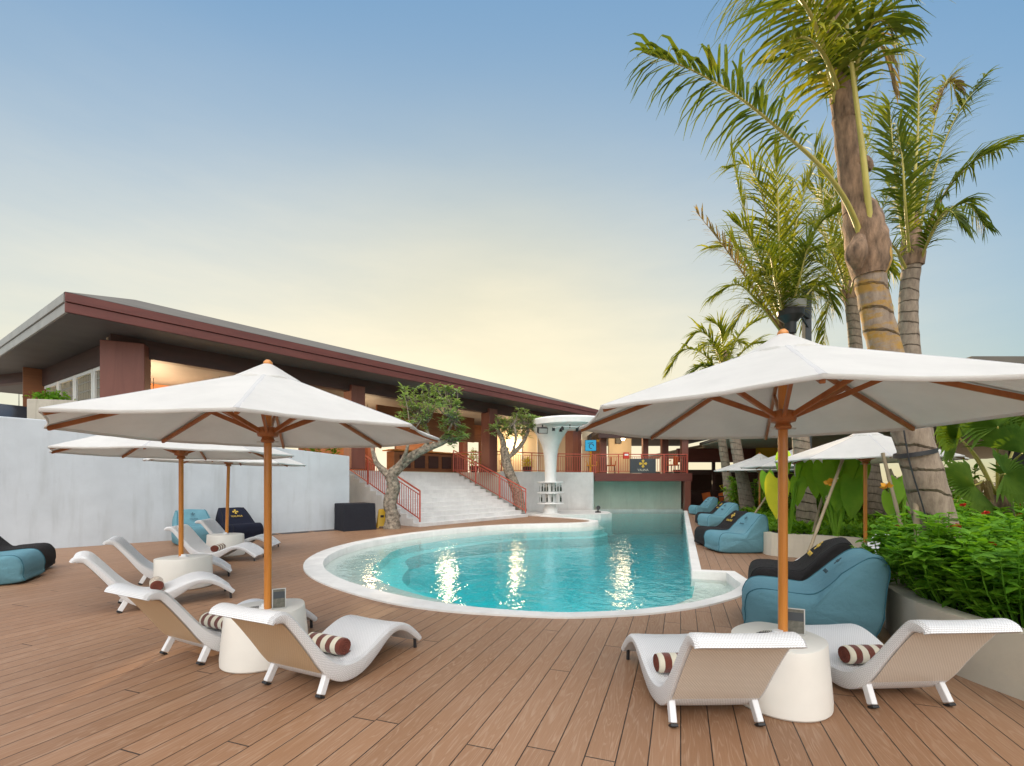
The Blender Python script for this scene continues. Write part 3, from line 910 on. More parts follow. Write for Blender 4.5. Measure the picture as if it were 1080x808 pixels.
# ================================================================== OPEN BAR PAVILION ON THE RIGHT
pv = thing('open_pavilion', 'dark open sided pavilion with a flat beige soffit behind the palms', 'building', (12, 26, 0))
rp = [(8.05, 8.3), (26, 8.3), (40, 40), (11, 40), (11, 27), (10.4, 26)]
mb = MB(); mb.prism(rp, 3.50, 3.56); mb.build('soffit', M['marble'], pv, world=True, flat=True)
mb = MB(); mb.prism([(x - .12 if x < 20 else x, y - .12 if y < 20 else y) for x, y in rp], 3.563, 3.68); mb.build('roof', M['roof'], pv, world=True, flat=True)
mb = MB(); mb.bar((9.6, 27.6, 3.08), (17.0, 27.6, 3.08), .25, .80); mb.build('front_beam', M['fascia'], pv, world=True, bevel=.01)
mb = MB(); mb.bar((9.6, 28.2, 2.12), (17.0, 28.2, 2.12), .3, .28); mb.build('shelf_beam', M['beam'], pv, world=True, bevel=.01)
for x in (11.9, 14.6, 17.2):
    mb = MB(); mb.bar((x, 28, 0), (x, 28, 3.49), .16, .16, (0, 1, 0)); mb.build('post', M['beam'], pv, world=True)
mb = MB(); mb.bar((9.6, 33.5, 1.1), (22, 33.5, 1.1), .2, 2.3); mb.build('back_wall', M['beam'], pv, world=True)
mb = MB(); mb.bar((10.8, 29.5, .5), (16.5, 29.5, .5), .6, 1.0); mb.build('counter', M['beam'], pv, world=True)
mb = MB(); mb.bar((14.0, 27.2, 3.3), (15.4, 27.2, 3.3), .03, .9); mb.build('amber_screen', M['yellow'], pv, world=True)
mb = MB(); mb.bar((14.5, 14.0, 1.74), (32, 14.0, 1.74), .2, 3.5); mb.build('side_wall', M['cream_wall'], pv, world=True)
mb = MB(); mb.bar((15.2, 13.86, 2.9), (17.0, 13.86, 2.9), .06, .8); mb.build('window', M['black'], pv, world=True)
mb = MB(); mb.bar((14.55, 13.86, 1.75), (14.95, 13.86, 1.75), .06, 1.6); mb.build('door', M['black'], pv, world=True)
rc = thing('rattan_chair', 'rust coloured chair in the dark bar behind the farthest bean bag', 'chair', (12.1, 26.8, 0), R(20), 'rust chairs at the dark bar')
chair_mesh(rc, M['orange_cloth'], M['black'])
for x, y, r_, lab in ((13.1, 26.6, -15, 'rust coloured chair left of the hedge at the dark bar'), (11.3, 26.9, 40, 'rust coloured chair nearest the balcony post at the dark bar')):
    dup(rc, (x, y, 0), R(r_), lab)
t = thing('bar_table', 'small dark bar table carrying a jug of flowers in the dark bar', 'table', (11.75, 26.2, 0))
mb = MB(); mb.lathe([(.38, .70), (.40, .71), (.40, .74), (.38, .75)], n=20); mb.build('tabletop', M['beam'], t)
mb = MB(); mb.lathe([(.2, 0), (.2, .03), (.04, .06), (.04, .7)], n=14); mb.build('pedestal', M['black'], t)
t = thing('flower_jug', 'pale jug with yellow green flowers standing on the bar table', 'vase', (11.75, 26.2, .75))
mb = MB(); mb.lathe([(.05, 0), (.08, .08), (.06, .2), (.07, .24)], n=12); mb.build('jug', M['white'], t)
mb = MB(); rr = random.Random(3)
for k in range(14):
    d = V(rr.uniform(-1, 1), rr.uniform(-1, 1), 2.2).normalized()
    mb.tube([V(0, 0, .2), d * .5 + V(0, 0, .1)], .006, 4)
    mb.lathe([(.001, 0), (.04, .01), (.03, .05), (.001, .06)], d * .5 + V(0, 0, .09), 6)
mb.build('flowers', M['bigleaf_y'], t)

# ------------------------------------------------------------------ things on the upper level at left
t = thing('planter_box', 'beige marble planter box with clipped greenery above the left wall', 'planter', (-12.35, 13.0, TZ))
mb = MB(); rot = Matrix.Rotation(R(12), 3, 'Z'); mb.box((0, 0, .86), (1.15, .7, 1.72), rot); mb.build('box', M['marble'], t, bevel=.02)
mb = MB(); rr = random.Random(9)
for k in range(500):
    c = V(rr.gauss(-.25, .2), rr.gauss(0, .15), 1.72 + abs(rr.gauss(.08, .1)))
    d = V(rr.uniform(-1, 1), rr.uniform(-1, 1), rr.uniform(-.2, 1)).normalized() * .09
    s = d.cross(V(rr.random(), rr.random(), rr.random())).normalized() * .035
    mb.add([c, c + d * .5 + s, c + d, c + d * .5 - s], [(0, 1, 2, 3)])
mb.build('foliage', M['shrub'], t, flat=True)
t = thing('parked_car', 'dark parked car with a red tail light seen over the left wall', 'car', (-14.0, 13.4, TZ), R(155))
body = [(-2.0, .25), (-2.1, .5), (-2.05, .85), (-1.3, .95), (-.75, 1.42), (.7, 1.48), (1.5, 1.0), (2.0, .92), (2.1, .6), (2.05, .25)]
mb = MB(); rgs = []
for y, s in ((-.86, .90), (-.80, 1), (.80, 1), (.86, .90)):
    rgs.append([V(x * (s if abs(x) > 1.9 else 1), y * (1 if z < 1 else .82), .25 + (z - .25) * (1 if s == 1 else .97)) for x, z in body])
mb.rings(rgs); mb.build('body', M['car'], t, bevel=.03)
mb = MB()
mb.box((.0, 0, 1.2), (1.45, 1.40, .34)); mb.build('windows', M['black'], t, bevel=.08)
for x in (-1.25, 1.3):
    for y in (-.82, .82):
        mb = MB(); rot = Matrix.Rotation(R(90), 3, 'X')
        prof = [(.2, -.1), (.33, -.1), (.34, 0), (.33, .1), (.2, .1)]
        rgs = [[V(x, y, .34) + rot @ V(r * math.cos(a), r * math.sin(a), z) for a in [k * math.pi / 10 for k in range(20)]] for r, z in prof]
        mb.rings(rgs); mb.build('wheel', M['black'], t)
t.scale = (1, 1, 1.12)
for y in (-.6, .6):
    mb = MB(); mb.box((-2.03, y, .78), (.1, .4, .14)); mb.build('tail_light', M['flower_red'], t, bevel=.02)
t = thing('antenna', 'thin dark antenna mast behind the parked car', 'antenna', (-15.6, 15.0, TZ))
mb = MB(); mb.tube([(0, 0, 0), (0, 0, 2.35)], [.02, .008], 6); mb.build('mast', M['black'], t)
mb = MB(); mb.lathe([(.1, 0), (.1, .03), (.02, .05)], n=12); mb.build('foot', M['black'], t)
# ================================================================== FURNITURE
# ---- sun lounger: local +X runs from the head to the foot, origin on the deck between the rear feet
PR = [(-.565, .632), (-.54, .664), (-.48, .682), (-.42, .676), (-.36, .645), (-.25, .535), (-.12, .395), (0, .280), (.1, .205), (.2, .170), (.32, .172),
      (.45, .215), (.58, .270), (.70, .302), (.82, .296), (.94, .243), (1.04, .165), (1.11, .100)]
TH = [.045, .062, .070, .070, .066, .068, .075, .095, .122, .135, .132, .115, .09, .07, .065, .062, .058, .05]
HALF = .30
def lounger_profile():
    top = crom([V(u if u > 0 else u * .84, 0, z) for u, z in PR], 3)
    th = [p.x for p in crom([V(t, 0, 0) for t in TH], 3)]
    nr = []
    s = [0.0]
    for i, p in enumerate(top):
        a = top[max(0, i - 1)]; b = top[min(len(top) - 1, i + 1)]
        d = (b - a).normalized(); nr.append(V(-d.z, 0, d.x))
        if i: s.append(s[-1] + (p - top[i - 1]).length)
    return top, th, nr, s
LT, LTH, LN, LS = lounger_profile()

def lounger_parts(t):
    n = len(LT)
    # woven shell: seat sheet with deep rounded side rails (one closed ring per station)
    mb = MB(); mb.uv = []
    rgs = []
    def add_ring(i, ysz):
        p, nn, th = LT[i], LN[i], LTH[i]
        rail = .045
        w = HALF
        sec = [(-w + .02, 0.0), (-w + .06, .0), (-.1, -.006), (.1, -.006), (w - .06, .0), (w - .02, 0.0), (w, -.018), (w, -th + .015), (w - .012, -th), (w - rail, -th),
               (.1, -th - .002), (-.1, -th - .002), (-w + rail, -th), (-w + .012, -th), (-w, -th + .015), (-w, -.018)]
        rgs.append([V(p.x, 0, p.z) + V(0, y, 0) + nn * h for y, h in sec])
        acc = 0; prev = None
        for y, h in sec:
            if prev: acc += math.hypot(y - prev[0], h - prev[1])
            prev = (y, h)
            mb.uv.append((acc, LS[i]))
    for i in range(n): add_ring(i, 1)
    mb.rings(rgs, True, True)
    mb.build('seat_shell', M['white_wicker'], t, angle=40)
    # sand coloured woven underside of the backrest
    mb = MB(); mb.uv = []
    rgs = []
    idx = [i for i in range(n) if -.425 < LT[i].x < .035]
    for i in idx:
        p, nn = LT[i], LN[i]
        d = -LTH[i] - .006
        rgs.append([p + V(0, y, 0) + nn * d for y in (-HALF + .028, 0, HALF - .028)])
        for y in (0, .25, .5): mb.uv.append((y, LS[i]))
    mb.rings(rgs, False, False); mb.build('back_panel', M['tan_wicker'], t)
    for sy in (-1, 1):
        mb = MB(); mb.bar((.045, sy * .255, .19), (-.045, sy * .268, .022), .052, .040, (0, 1, 0))
        l = mb.build('leg', M['white_metal'], t, bevel=.006)
        mb = MB(); mb.bar((-.046, sy * .2678, .018), (-.056, sy * .2685, 0.002), .055, .046, (0, 1, 0)); mb.build('foot_cap', M['black'], l, bevel=.004)
    for sy in (-1, 1):
        mb = MB(); mb.tube([(1.06, sy * .25, .09), (1.065, sy * .25, .0)], .014, 10); mb.build('foot_stud', M['black'], t)

lounger_proto = None
def lounger(cx, cy, ax, ay, label):
    global lounger_proto
    rz = math.atan2(ay, ax)
    g = 'white woven sun loungers'
    if lounger_proto is None:
        lounger_proto = thing('sun_lounger', label, 'sun lounger', (cx, cy, 0.002), rz, g)
        lounger_parts(lounger_proto)
        return lounger_proto
    return dup(lounger_proto, (cx, cy, 0.002), rz, label)

towel_proto = None
def towel(l, s, off, label, dr=0.0):
    global towel_proto
    g = 'rolled striped towels'
    W = WM[l.name]
    zs = min(((abs(p.x - s), p.z) for p in LT))[1]
    loc = W @ V(s, off, zs + .062 + .012)
    rz = W.to_euler().z + dr
    if towel_proto is None:
        t = thing('rolled_towel', label, 'towel', loc, rz, g)
        rgs = []
        Lh = .185
        rnd = random.Random(2)
        for y, k in ((-Lh, .55), (-Lh + .003, .86), (-Lh + .014, .98), (-.12, 1.02), (-.06, .99), (0, 1.02), (.06, 1.0), (.12, 1.02), (Lh - .014, .98), (Lh - .003, .86), (Lh, .55)):
            rgs.append([V(.068 * k * math.cos(a) * 1.04 + rnd.uniform(-.0012, .0012), y, .064 * k * math.sin(a) + rnd.uniform(-.0012, .0012)) for a in [q * math.pi / 14 for q in range(28)]])
        mb = MB(); mb.rings(rgs)
        # loose outer flap lying on the seat
        mb.rings([[V(.02, y, -.060), V(.085, y, -.060 + .002 * math.sin(y * 40)), V(.085, y, -.067), V(.02, y, -.069)] for y in [-.165 + .033 * k for k in range(11)]])
        mb.build('roll', M['towel'], t, angle=60)
        for sy in (-1, 1):
            mb = MB()
            pts = []
            for k in range(52):
                a = k * .40; r_ = .006 + .052 * k / 52
                pts.append(V(r_ * math.cos(a), sy * (Lh + .001), r_ * math.sin(a) * .95))
            mb.tube(pts, .0058, 6)
            mb.lathe([(.001, 0), (.059, 0), (.059, .0015), (.001, .0015)], (0, 0, 0), 28)
            mb.v[-112:] = [V(p.x, sy * (Lh + p.z), p.y) for p in mb.v[-112:]]
            mb.build('spiral_end', M['towel_end'], t, angle=70)
        towel_proto = t
        return t
    return dup(towel_proto, loc, rz, label)

# ---- parasol: origin at the foot of the pole
RIM, APEX, RR = 1.92, 2.44, 1.47
OFFA = R(21)
def parasol_parts(t, z_foot):
    zc = lambda r: RIM + (APEX - RIM) * (1 - (r - .03) / (RR - .03))
    mb = MB()
    NA, NR = 8, 8
    rings = []
    radii = [.20 + (RR - .20) * k / NR for k in range(NR + 1)]
    for r in radii:
        ring = []
        for s in range(8):
            a0 = OFFA + s * math.pi / 4; a1 = a0 + math.pi / 4
            p0 = V(math.cos(a0) * r, math.sin(a0) * r, 0); p1 = V(math.cos(a1) * r, math.sin(a1) * r, 0)
            for k in range(NA):
                t_ = k / NA
                q = p0.lerp(p1, t_)
                bow = 4 * t_ * (1 - t_)
                q = q * (1 - .022 * bow * (r / RR) ** 2)
                z = zc(r) - .012 * bow * (r / RR) * (1.35 - r / RR) * 2
                z += .007 * (r / RR) * noise.noise(V(q.x * 3.1, q.y * 3.1, 4.2)) + .004 * bow * noise.noise(V(q.x * 9, q.y * 9, 1.2))
                ring.append(V(q.x, q.y, z))
        rings.append(ring)
    # narrow turned-down hem
    hem = [V(p.x * 1.002, p.y * 1.002, p.z - .022) for p in rings[-1]]
    rings.append(hem)
    mb.rings(rings, True, False)
    cn = mb.build('canopy', M['canopy'], t, angle=7)
    sd = cn.modifiers.new('thick', 'SOLIDIFY'); sd.thickness = .004; sd.offset = -1
    mb = MB()
    for s in range(8):
        a = OFFA + s * math.pi / 4; d = V(math.cos(a), math.sin(a), 0); sd = V(-d.y, d.x, 0)
        rows = []
        for k in range(NR + 1):
            c = rings[k][s * NA] + V(0, 0, .004)
            rows.append([c + sd * .016 - V(0, 0, .0035), c + V(0, 0, .001), c - sd * .016 - V(0, 0, .0035)])
        mb.rings(rows, False, False)
    # stitched hem along the edge
    n8 = len(rings[-2])
    mb.rings([[p * 1.0 + V(0, 0, .003) for p in (V(q.x * .985, q.y * .985, q.z + .005) for q in rings[-3])], [V(q.x * .983, q.y * .983, q.z + .009) for q in rings[-3]]], True, False) if False else None
    mb.build('seam_tape', M['seam'], t, angle=60)
    mb = MB(); rg = []
    for r, dz in ((.035, .065), (.12, .045), (.22, .012), (.285, -.012), (.29, -.035)):
        ring = []
        for s in range(8):
            a0 = OFFA + s * math.pi / 4; a1 = a0 + math.pi / 4
            p0 = V(math.cos(a0) * r, math.sin(a0) * r, 0); p1 = V(math.cos(a1) * r, math.sin(a1) * r, 0)
            for k in range(4):
                q = p0.lerp(p1, k / 4); bow = 4 * (k / 4) * (1 - k / 4)
                ring.append(V(q.x, q.y, zc(r) + dz + .03 * bow * (r / .29) ** 2))
        rg.append(ring)
    mb.rings(rg, True, True); vc = mb.build('vent_cap', M['canopy'], t, angle=14)
    mb = MB(); mb.lathe([(.028, APEX + .05), (.038, APEX + .062), (.034, APEX + .082), (.016, APEX + .10), (.001, APEX + .103)], n=16); mb.build('finial', M['pole'], t, angle=60)
    mb = MB(); mb.lathe([(.031, z_foot), (.031, APEX + .05)], n=20); mb.build('pole', M['pole'], t)
    hz = 1.93
    mb = MB(); mb.lathe([(.033, hz - .095), (.05, hz - .09), (.056, hz - .075), (.048, hz - .06), (.046, hz - .05), (.078, hz - .04), (.085, hz - .02), (.085, hz + .015), (.075, hz + .035), (.033, hz + .045)], n=20)
    hb = mb.build('hub', M['rib'], t, angle=40)
    mb = MB(); mb.bar((-.09, 0, hz - .085), (.09, 0, hz - .085), .012, .012); mb.build('pin', M['frame_silver'], hb)
    mb = MB(); mb.lathe([(.033, APEX - .13), (.07, APEX - .12), (.075, APEX - .08), (.033, APEX - .05)], n=16); mb.build('top_hub', M['rib'], t)
    for s in range(8):
        a = OFFA + s * math.pi / 4
        d = V(math.cos(a), math.sin(a), 0)
        p0 = d * .06 + V(0, 0, zc(.06) - .055); p1 = d * (RR - .015) + V(0, 0, zc(RR) - .022)
        mb = MB(); mb.bar(p0, p1, .024, .034); rb_ = mb.build('rib', M['rib'], t, bevel=.004)
        q = d * .62 + V(0, 0, zc(.62) - .06)
        mb = MB(); mb.bar(d * .075 + V(0, 0, hz), q, .024, .034); mb.build('strut', M['rib'], rb_, bevel=.004)
parasol_proto = None
def parasol(x, y, label, tilt=(0, 0), dz=0.0):
    global parasol_proto
    g = 'off white wooden parasols'
    if parasol_proto is None:
        parasol_proto = thing('parasol', label, 'parasol', (x, y, dz), 0, g)
        parasol_parts(parasol_proto, .40)
        o = parasol_proto
    else:
        o = dup(parasol_proto, (x, y, dz), 0, label)
    if tilt != (0, 0):
        o.rotation_euler = (tilt[0], tilt[1], 0)
    return o

# ---- white resin table, rounded oval with a leaf shaped top
table_proto = None
def table(x, y, rz, label):
    global table_proto
    g = 'white resin parasol tables'
    if table_proto is None:
        t = thing('parasol_table', label, 'table', (x, y, 0.002), rz, g)
        mb = MB(); rg = []
        n = 56
        for z, k, lens in ((0, .97, .0), (.012, 1.0, .0), (.06, 1.005, .02), (.2, .985, .25), (.34, .965, .6), (.415, .96, .85), (.428, .952, .9), (.432, .93, .9)):
            ring = []
            for i in range(n):
                a = 2 * math.pi * i / n
                ca, sa = math.cos(a), math.sin(a)
                rx, ry = .355, .315
                # ellipse -> pointed lens
                x0, y0 = rx * ca, ry * sa
                u = abs(ca)
                x1 = rx * 1.06 * ca; y1 = ry * .98 * math.copysign(1 - u ** 1.75, sa)
                ring.append(V((x0 * (1 - lens * .55) + x1 * lens * .55) * k, (y0 * (1 - lens * .55) + y1 * lens * .55) * k, z))
            rg.append(ring)
        mb.rings(rg); mb.build('body', M['table'], t, angle=35)
        mb = MB(); mb.lathe([(.034, .432), (.055, .433), (.055, .445), (.036, .448), (.034, .47)], n=20); mb.build('pole_collar', M['white_metal'], t)
        table_proto = t
        return t
    return dup(table_proto, (x, y, 0.002), rz, label)

def menu_stand(loc, rz, label, h=.155, w=.098):
    t = thing('menu_stand', label, 'menu stand', loc, rz, 'menu stands')
    lean = R(-6)
    rot = Matrix.Rotation(lean, 3, 'X')
    mb = MB()
    for sx in (-1, 1): mb.box(rot @ V(sx * w / 2, 0, h / 2 + .006), (.007, .012, h + .008), rot)
    mb.box(rot @ V(0, 0, h + .008), (w + .008, .012, .007), rot)
    mb.box((0, 0, .004), (w + .01, .05, .007))
    mb.build('frame', M['frame_silver'], t, bevel=.001)
    mb = MB(); mb.box(rot @ V(0, 0, h / 2 + .006), (w - .006, .004, h - .004), rot)
    c = mb.build('card', M['card'], t)
    mb = MB(); mb.box(rot @ V(0, -.0035, h * .72), (w - .012, .002, h * .36), rot); mb.build('card_heading', M['signbox'], c)
    return t
def ribbed_leaf(loc, rz, label, mat='black'):
    t = MB()
    for k in range(9):
        x = -.055 + k * .0135
        l = .035 * math.sin(math.pi * (k + 1) / 11) + .008
        for s in (-1, 1): t.bar((x, 0, .004), (x + .022, s * l, .004), .0036, .003)
    t.bar((-.07, 0, .004), (.075, 0, .004), .004, .003)
    o = t.build('leaf_coaster', M[mat]); o.location = loc; o.rotation_euler = (0, 0, rz)
    tag(o, label, 'table decoration')
    return o

# ---- bean bag lounge: local +X is the way the sitter faces
BPROF = [(.50, .02), (.535, .12), (.545, .24), (.515, .36), (.44, .425), (.30, .43), (.12, .415), (.0, .425), (-.10, .50), (-.22, .64), (-.35, .765), (-.44, .815),
         (-.515, .80), (-.55, .72), (-.535, .50), (-.50, .25), (-.46, .06), (-.44, .015), (0, .0)]
def beanbag_mesh(mat, pipe, seed, width=.78):
    rnd = random.Random(seed)
    pr = crom([V(x, 0, z) for x, z in BPROF], 3, closed=True)
    pr = [V(p.x, 0, max(p.z, .002)) for p in pr]
    cen = V(.05, 0, .26)
    ys = [(-.5, .90), (-.485, .955), (-.45, .985), (-.40, 1.0), (-.25, 1.012), (-.08, 1.015), (.08, 1.015), (.25, 1.012), (.40, 1.0), (.45, .985), (.485, .955), (.5, .90)]
    rgs = []
    for y, k in ys:
        rg = []
        for p in pr:
            q = cen + (p - cen) * k
            # the back pinches in towards its top, sides belly out
            pin = 1 - .16 * max(0, (p.z - .5) / .35) if p.z > .5 else 1 + .03 * math.sin(math.pi * min(p.z, .45) / .45)
            v = V(q.x, y * width * pin, max(q.z, .003 if p.z < .01 else .004))
            d = noise.noise(V(v.x * 4 + seed * 7, v.y * 4, v.z * 4)) * .02 + noise.noise(V(v.x * 13 + seed, v.y * 7, v.z * 16)) * .011
            if p.z > .03: v += (v - cen).normalized() * d
            # creases where the seat meets the back
            cr = math.exp(-((p.x + .02) / .07) ** 2) * math.exp(-((p.z - .42) / .06) ** 2)
            v.z -= cr * .014 * (1 + math.sin(y * 38 + seed))
            # uneven slumped top
            if p.z > .6: v.z += noise.noise(V(v.y * 5 + seed, v.x * 5, 0)) * .035
            rg.append(v)
        rgs.append(rg)
    mb = MB(); mb.rings(rgs)
    # cap fans need interior points: inset side panels
    mb2 = MB(); mb2.rings(rgs, True, False)
    for side in (0, -1):
        base = rgs[side]; s = -1 if side == 0 else 1
        prev = base
        for k, bulge in ((.72, .03), (.42, .05), (.12, .055)):
            cur = []
            for p in base:
                c = V(.02, base[0].y, .27)
                q = c + (p - c) * k; q.y = p.y * k + c.y * (1 - k) + s * bulge * (1 + .5 * noise.noise(V(q.x * 6, q.z * 6, seed)))
                cur.append(q)
            mb2.rings([prev, cur] if side == -1 else [cur, prev], True, False)
            prev = cur
        idx = list(range(len(prev)))
        mb2.add(prev, [tuple(idx) if side == -1 else tuple(idx[::-1])])
    return mb2, rgs
bean_cache = {}
def beanbag(cx, cy, fx, fy, kind, label, seed, emblem=True, width=.78, sc=(1, 1, 1)):
    t = thing('bean_bag', label, 'bean bag', (cx, cy, 0.002), math.atan2(fy, fx), 'bean bag loungers')
    matn = {'teal': 'teal', 'black': 'charcoal', 'navy': 'navy'}[kind]
    pipe = M['tealdark'] if kind == 'teal' else M['blackpipe']
    mb, rgs = beanbag_mesh(M[matn], pipe, seed, width)
    o = mb.build('cushion', M[matn], t, angle=180)
    bmt = bmesh.new(); bmt.from_mesh(o.data); bmesh.ops.remove_doubles(bmt, verts=bmt.verts, dist=.0005); bmesh.ops.recalc_face_normals(bmt, faces=bmt.faces); bmt.to_mesh(o.data); bmt.free()
    sb = o.modifiers.new('soft', 'SUBSURF'); sb.levels = 1; sb.render_levels = 1
    m = MB()
    n = len(rgs[0])
    for ri in (2, len(rgs) - 3):
        pts = []
        for i, p in enumerate(rgs[ri]):
            if p.z > .03:
                c = V(.05, p.y, .26)
                pts.append(p + (p - c).normalized() * .001)
        m.tube(pts, .0065, 6)
    m.build('piping', pipe, t, angle=80)
    # printed mark on the backrest
    t.scale = sc
    if not emblem: return t
    big = 1.0 if kind != 'teal' else .6
    m = MB(); emblem_geo(m, .075 * big, .004, 0)
    gm = M['gold'] if kind != 'teal' else M['darkprint']
    e = m.build('emblem', gm, t, flat=True)
    up = V(.245, 0, .29).normalized()
    rot = Matrix((V(0, 1, 0), -V(up.z, 0, up.x), V(-up.x, 0, up.z))).transposed()
    ang = rot.to_euler()
    e.rotation_euler = ang; e.location = V(-.262, 0, .70) + V(.026, 0, .018)
    w = text_part('lettering', 'VAUNA', .085 * big, gm, t, V(-.165, 0, .585) + V(.026, 0, .018), (0, 0, 0), .002)
    rot2 = Matrix((V(0, 1, 0), V(-up.x, 0, up.z), V(up.z, 0, up.x))).transposed()
    w.rotation_euler = rot2.to_euler()
    return t

# ------------------------------------------------------------------ placing: left side
l1 = lounger(-1.555, 3.45, .42, .91, 'white lounger with tan back nearest the viewer, right of the front left parasol table')
l2 = lounger(-2.775, 4.06, .45, .89, 'white lounger with tan back just left of the front left parasol table')
l3 = lounger(-4.64, 5.69, .785, .62, 'white lounger with towel on the near side of the middle left parasol table')
l4 = lounger(-5.55, 7.20, .84, .54, 'towel-less white lounger half hidden behind the middle left parasol table')
l5 = lounger(-6.0, 9.10, .985, .17, 'white lounger with towel in front of the farthest left parasol table')
l6 = lounger(-6.45, 10.62, .985, .17, 'white lounger behind the farthest left parasol table, in front of the teal bean bag')
l7 = lounger(1.255, 2.96, -.02, 1.0, 'white lounger with back to the viewer, left of the right parasol table')
l8 = lounger(2.66, 3.21, -.06, 1.0, 'white lounger cut by the frame edge, right of the right parasol table')
l9 = lounger(5.62, 7.48, -.995, .03, 'white lounger of which only the foot shows, in front of the black bean bag')
for l_ in (l7, l8):
    for ch in l_.children:
        if ch.name.startswith('back_panel'):
            ch.material_slots[0].link = 'OBJECT'; ch.material_slots[0].material = M['lit_wicker']
towel(l1, .28, .01, 'striped towel roll on the nearest left lounger, brown end towards the camera')
towel(l2, .26, .0, 'striped towel roll on the lounger left of the front left table')
towel(l3, .30, .0, 'striped towel roll on the lounger beside the middle left table')
towel(l5, .34, -.02, 'small striped towel roll on the lounger by the farthest left table')
towel(l7, .34, .06, 'striped towel roll mostly hidden by the backrest of the right parasol lounger')
towel(l8, .27, .03, 'striped towel roll beside the white table under the right parasol')

table(-2.10, 4.05, math.atan2(.91, .42), 'white resin table at the foot of the large front left parasol')
table(-4.72, 6.82, math.atan2(.62, .785), 'white resin table at the foot of the middle left parasol')
table(-5.92, 9.8, .17, 'white resin table at the foot of the farthest left parasol')
table(1.85, 3.30, R(80), 'white resin table at the foot of the large right parasol')
parasol(-2.07, 4.02, 'large cream parasol nearest the viewer on the left side of the deck')
parasol(-4.76, 6.82, 'middle parasol of the left row, behind the large left one')
parasol(-5.92, 9.82, 'farthest parasol of the left row, standing by the bean bags at the wall', (R(0), R(1.5)))
parasol(1.90, 3.325, 'large cream parasol on the right in front of the palms', (0, 0), .035)
parasol(6.52, 8.75, 'parasol rising from the palm bed behind the black bean bag')
parasol(7.65, 12.5, 'parasol in the palm bed between the nearest and the farthest bed parasols')
parasol(8.62, 16.5, 'farthest parasol in the palm bed, its tip over the small bean bag')
menu_stand((-1.975, 4.02, .434), R(26), 'menu stand on the front left parasol table beside the orange pole')
menu_stand((2.0, 3.34, .434), R(-28), 'menu stand on the right parasol table beside the orange pole', .165, .105)
ribbed_leaf((1.80, 3.36, .434), R(5), 'dark ribbed leaf ornament lying on the right parasol table')
ribbed_leaf((-2.20, 4.03, .434), R(15), 'grey ribbed leaf ornament lying on the front left table', 'grey_fascia')

# bean bags
beanbag(3.10, 4.97, -.91, .42, 'teal', 'large teal bean bag nearest the viewer, behind the right parasol pole', 1, width=.78, sc=(1.12, 1.05, .97))
beanbag(3.76, 6.26, -.91, .42, 'black', 'black bean bag with gold print behind the nearest teal one', 2, width=.78, sc=(1.04, 1.0, .95))
beanbag(4.90, 10.40, -1, -.03, 'teal', 'teal bean bag second from the viewer on the pool walk', 3)
beanbag(5.03, 11.28, -1, -.02, 'black', 'black bean bag with gold print behind the second teal one on the pool walk', 4)
beanbag(6.95, 16.0, -1, -.05, 'teal', 'teal bean bag third from the viewer on the pool walk', 5)
beanbag(7.22, 16.9, -1, -.05, 'black', 'black bean bag peeping out behind the third teal one', 6)
beanbag(8.95, 22.2, -1, -.05, 'teal', 'smallest teal bean bag at the far end of the pool walk', 7)
beanbag(-7.88, 7.10, .86, .47, 'teal', 'teal bean bag cut by the left frame edge', 8, emblem=False, width=.86)
beanbag(-8.44, 7.86, .86, .47, 'black', 'black bean bag behind the teal one at the left frame edge', 9, emblem=False, width=.86)
beanbag(-7.75, 11.6, .72, -.69, 'teal', 'teal bean bag behind the far left loungers against the wall', 10)
beanbag(-7.22, 12.55, .80, -.60, 'navy', 'navy bean bag with gold print by the far left parasol pole', 11)

# wet floor sign and covered box
t = thing('wet_floor_sign', 'yellow folding wet floor sign beside the left tree trunk', 'floor sign', (-4.33, 15.75, 0.002), R(25))
for s in (-1, 1):
    mb = MB()
    pl = [(-.16, 0), (-.12, 0), (-.10, .06), (.10, .06), (.12, 0), (.16, 0), (.10, .60), (.06, .62), (-.06, .62), (-.10, .60)]
    lean = .13
    vs = [V(x, s * (lean * (1 - z / .62) + .008), z) for x, z in pl] + [V(x, s * (lean * (1 - z / .62) + .026), z) for x, z in pl]
    n = len(pl)
    fs = [tuple(range(n)), tuple(range(n, 2 * n))[::-1]] + [(i, n + i, n + (i + 1) % n, (i + 1) % n) for i in range(n)]
    mb.add(vs, fs)
    mb.build('panel', M['yellow'], t, flat=True)
    mb = MB(); mb.box((0, s * (lean * .42 + .027), .35), (.11, .005, .14)); mb.build('panel_mark', M['black'], t) if s < 0 else None
t = thing('covered_box', 'large box under a fitted black cloth against the left wall', 'covered box', (-5.02, 15.15, 0.002), R(40))
mb = MB(); rg = []
for z, k in ((0, 1.04), (.03, 1.03), (.4, 1.005), (.80, 1.0), (.835, .985), (.84, .95)):
    ring = []
    for s in range(4):
        c = [(-.5, -.42), (.5, -.42), (.5, .42), (-.5, .42)]
        a, b = c[s], c[(s + 1) % 4]
        for q in range(8):
            f = q / 8
            x = a[0] + (b[0] - a[0]) * f; y = a[1] + (b[1] - a[1]) * f
            w = 1 + (.02 * math.sin(q * 2.4 + s * 1.7)) * (1 - z / .84)
            ring.append(V(x * k * w, y * k * w, z))
    rg.append(ring)
mb.rings(rg); mb.build('cloth_cover', M['blackcloth'], t, angle=40)
mb = MB(); mb.box((.0, 0, .30), (.7, .6, .5)); mb.build('inner_box', M['black'], t)
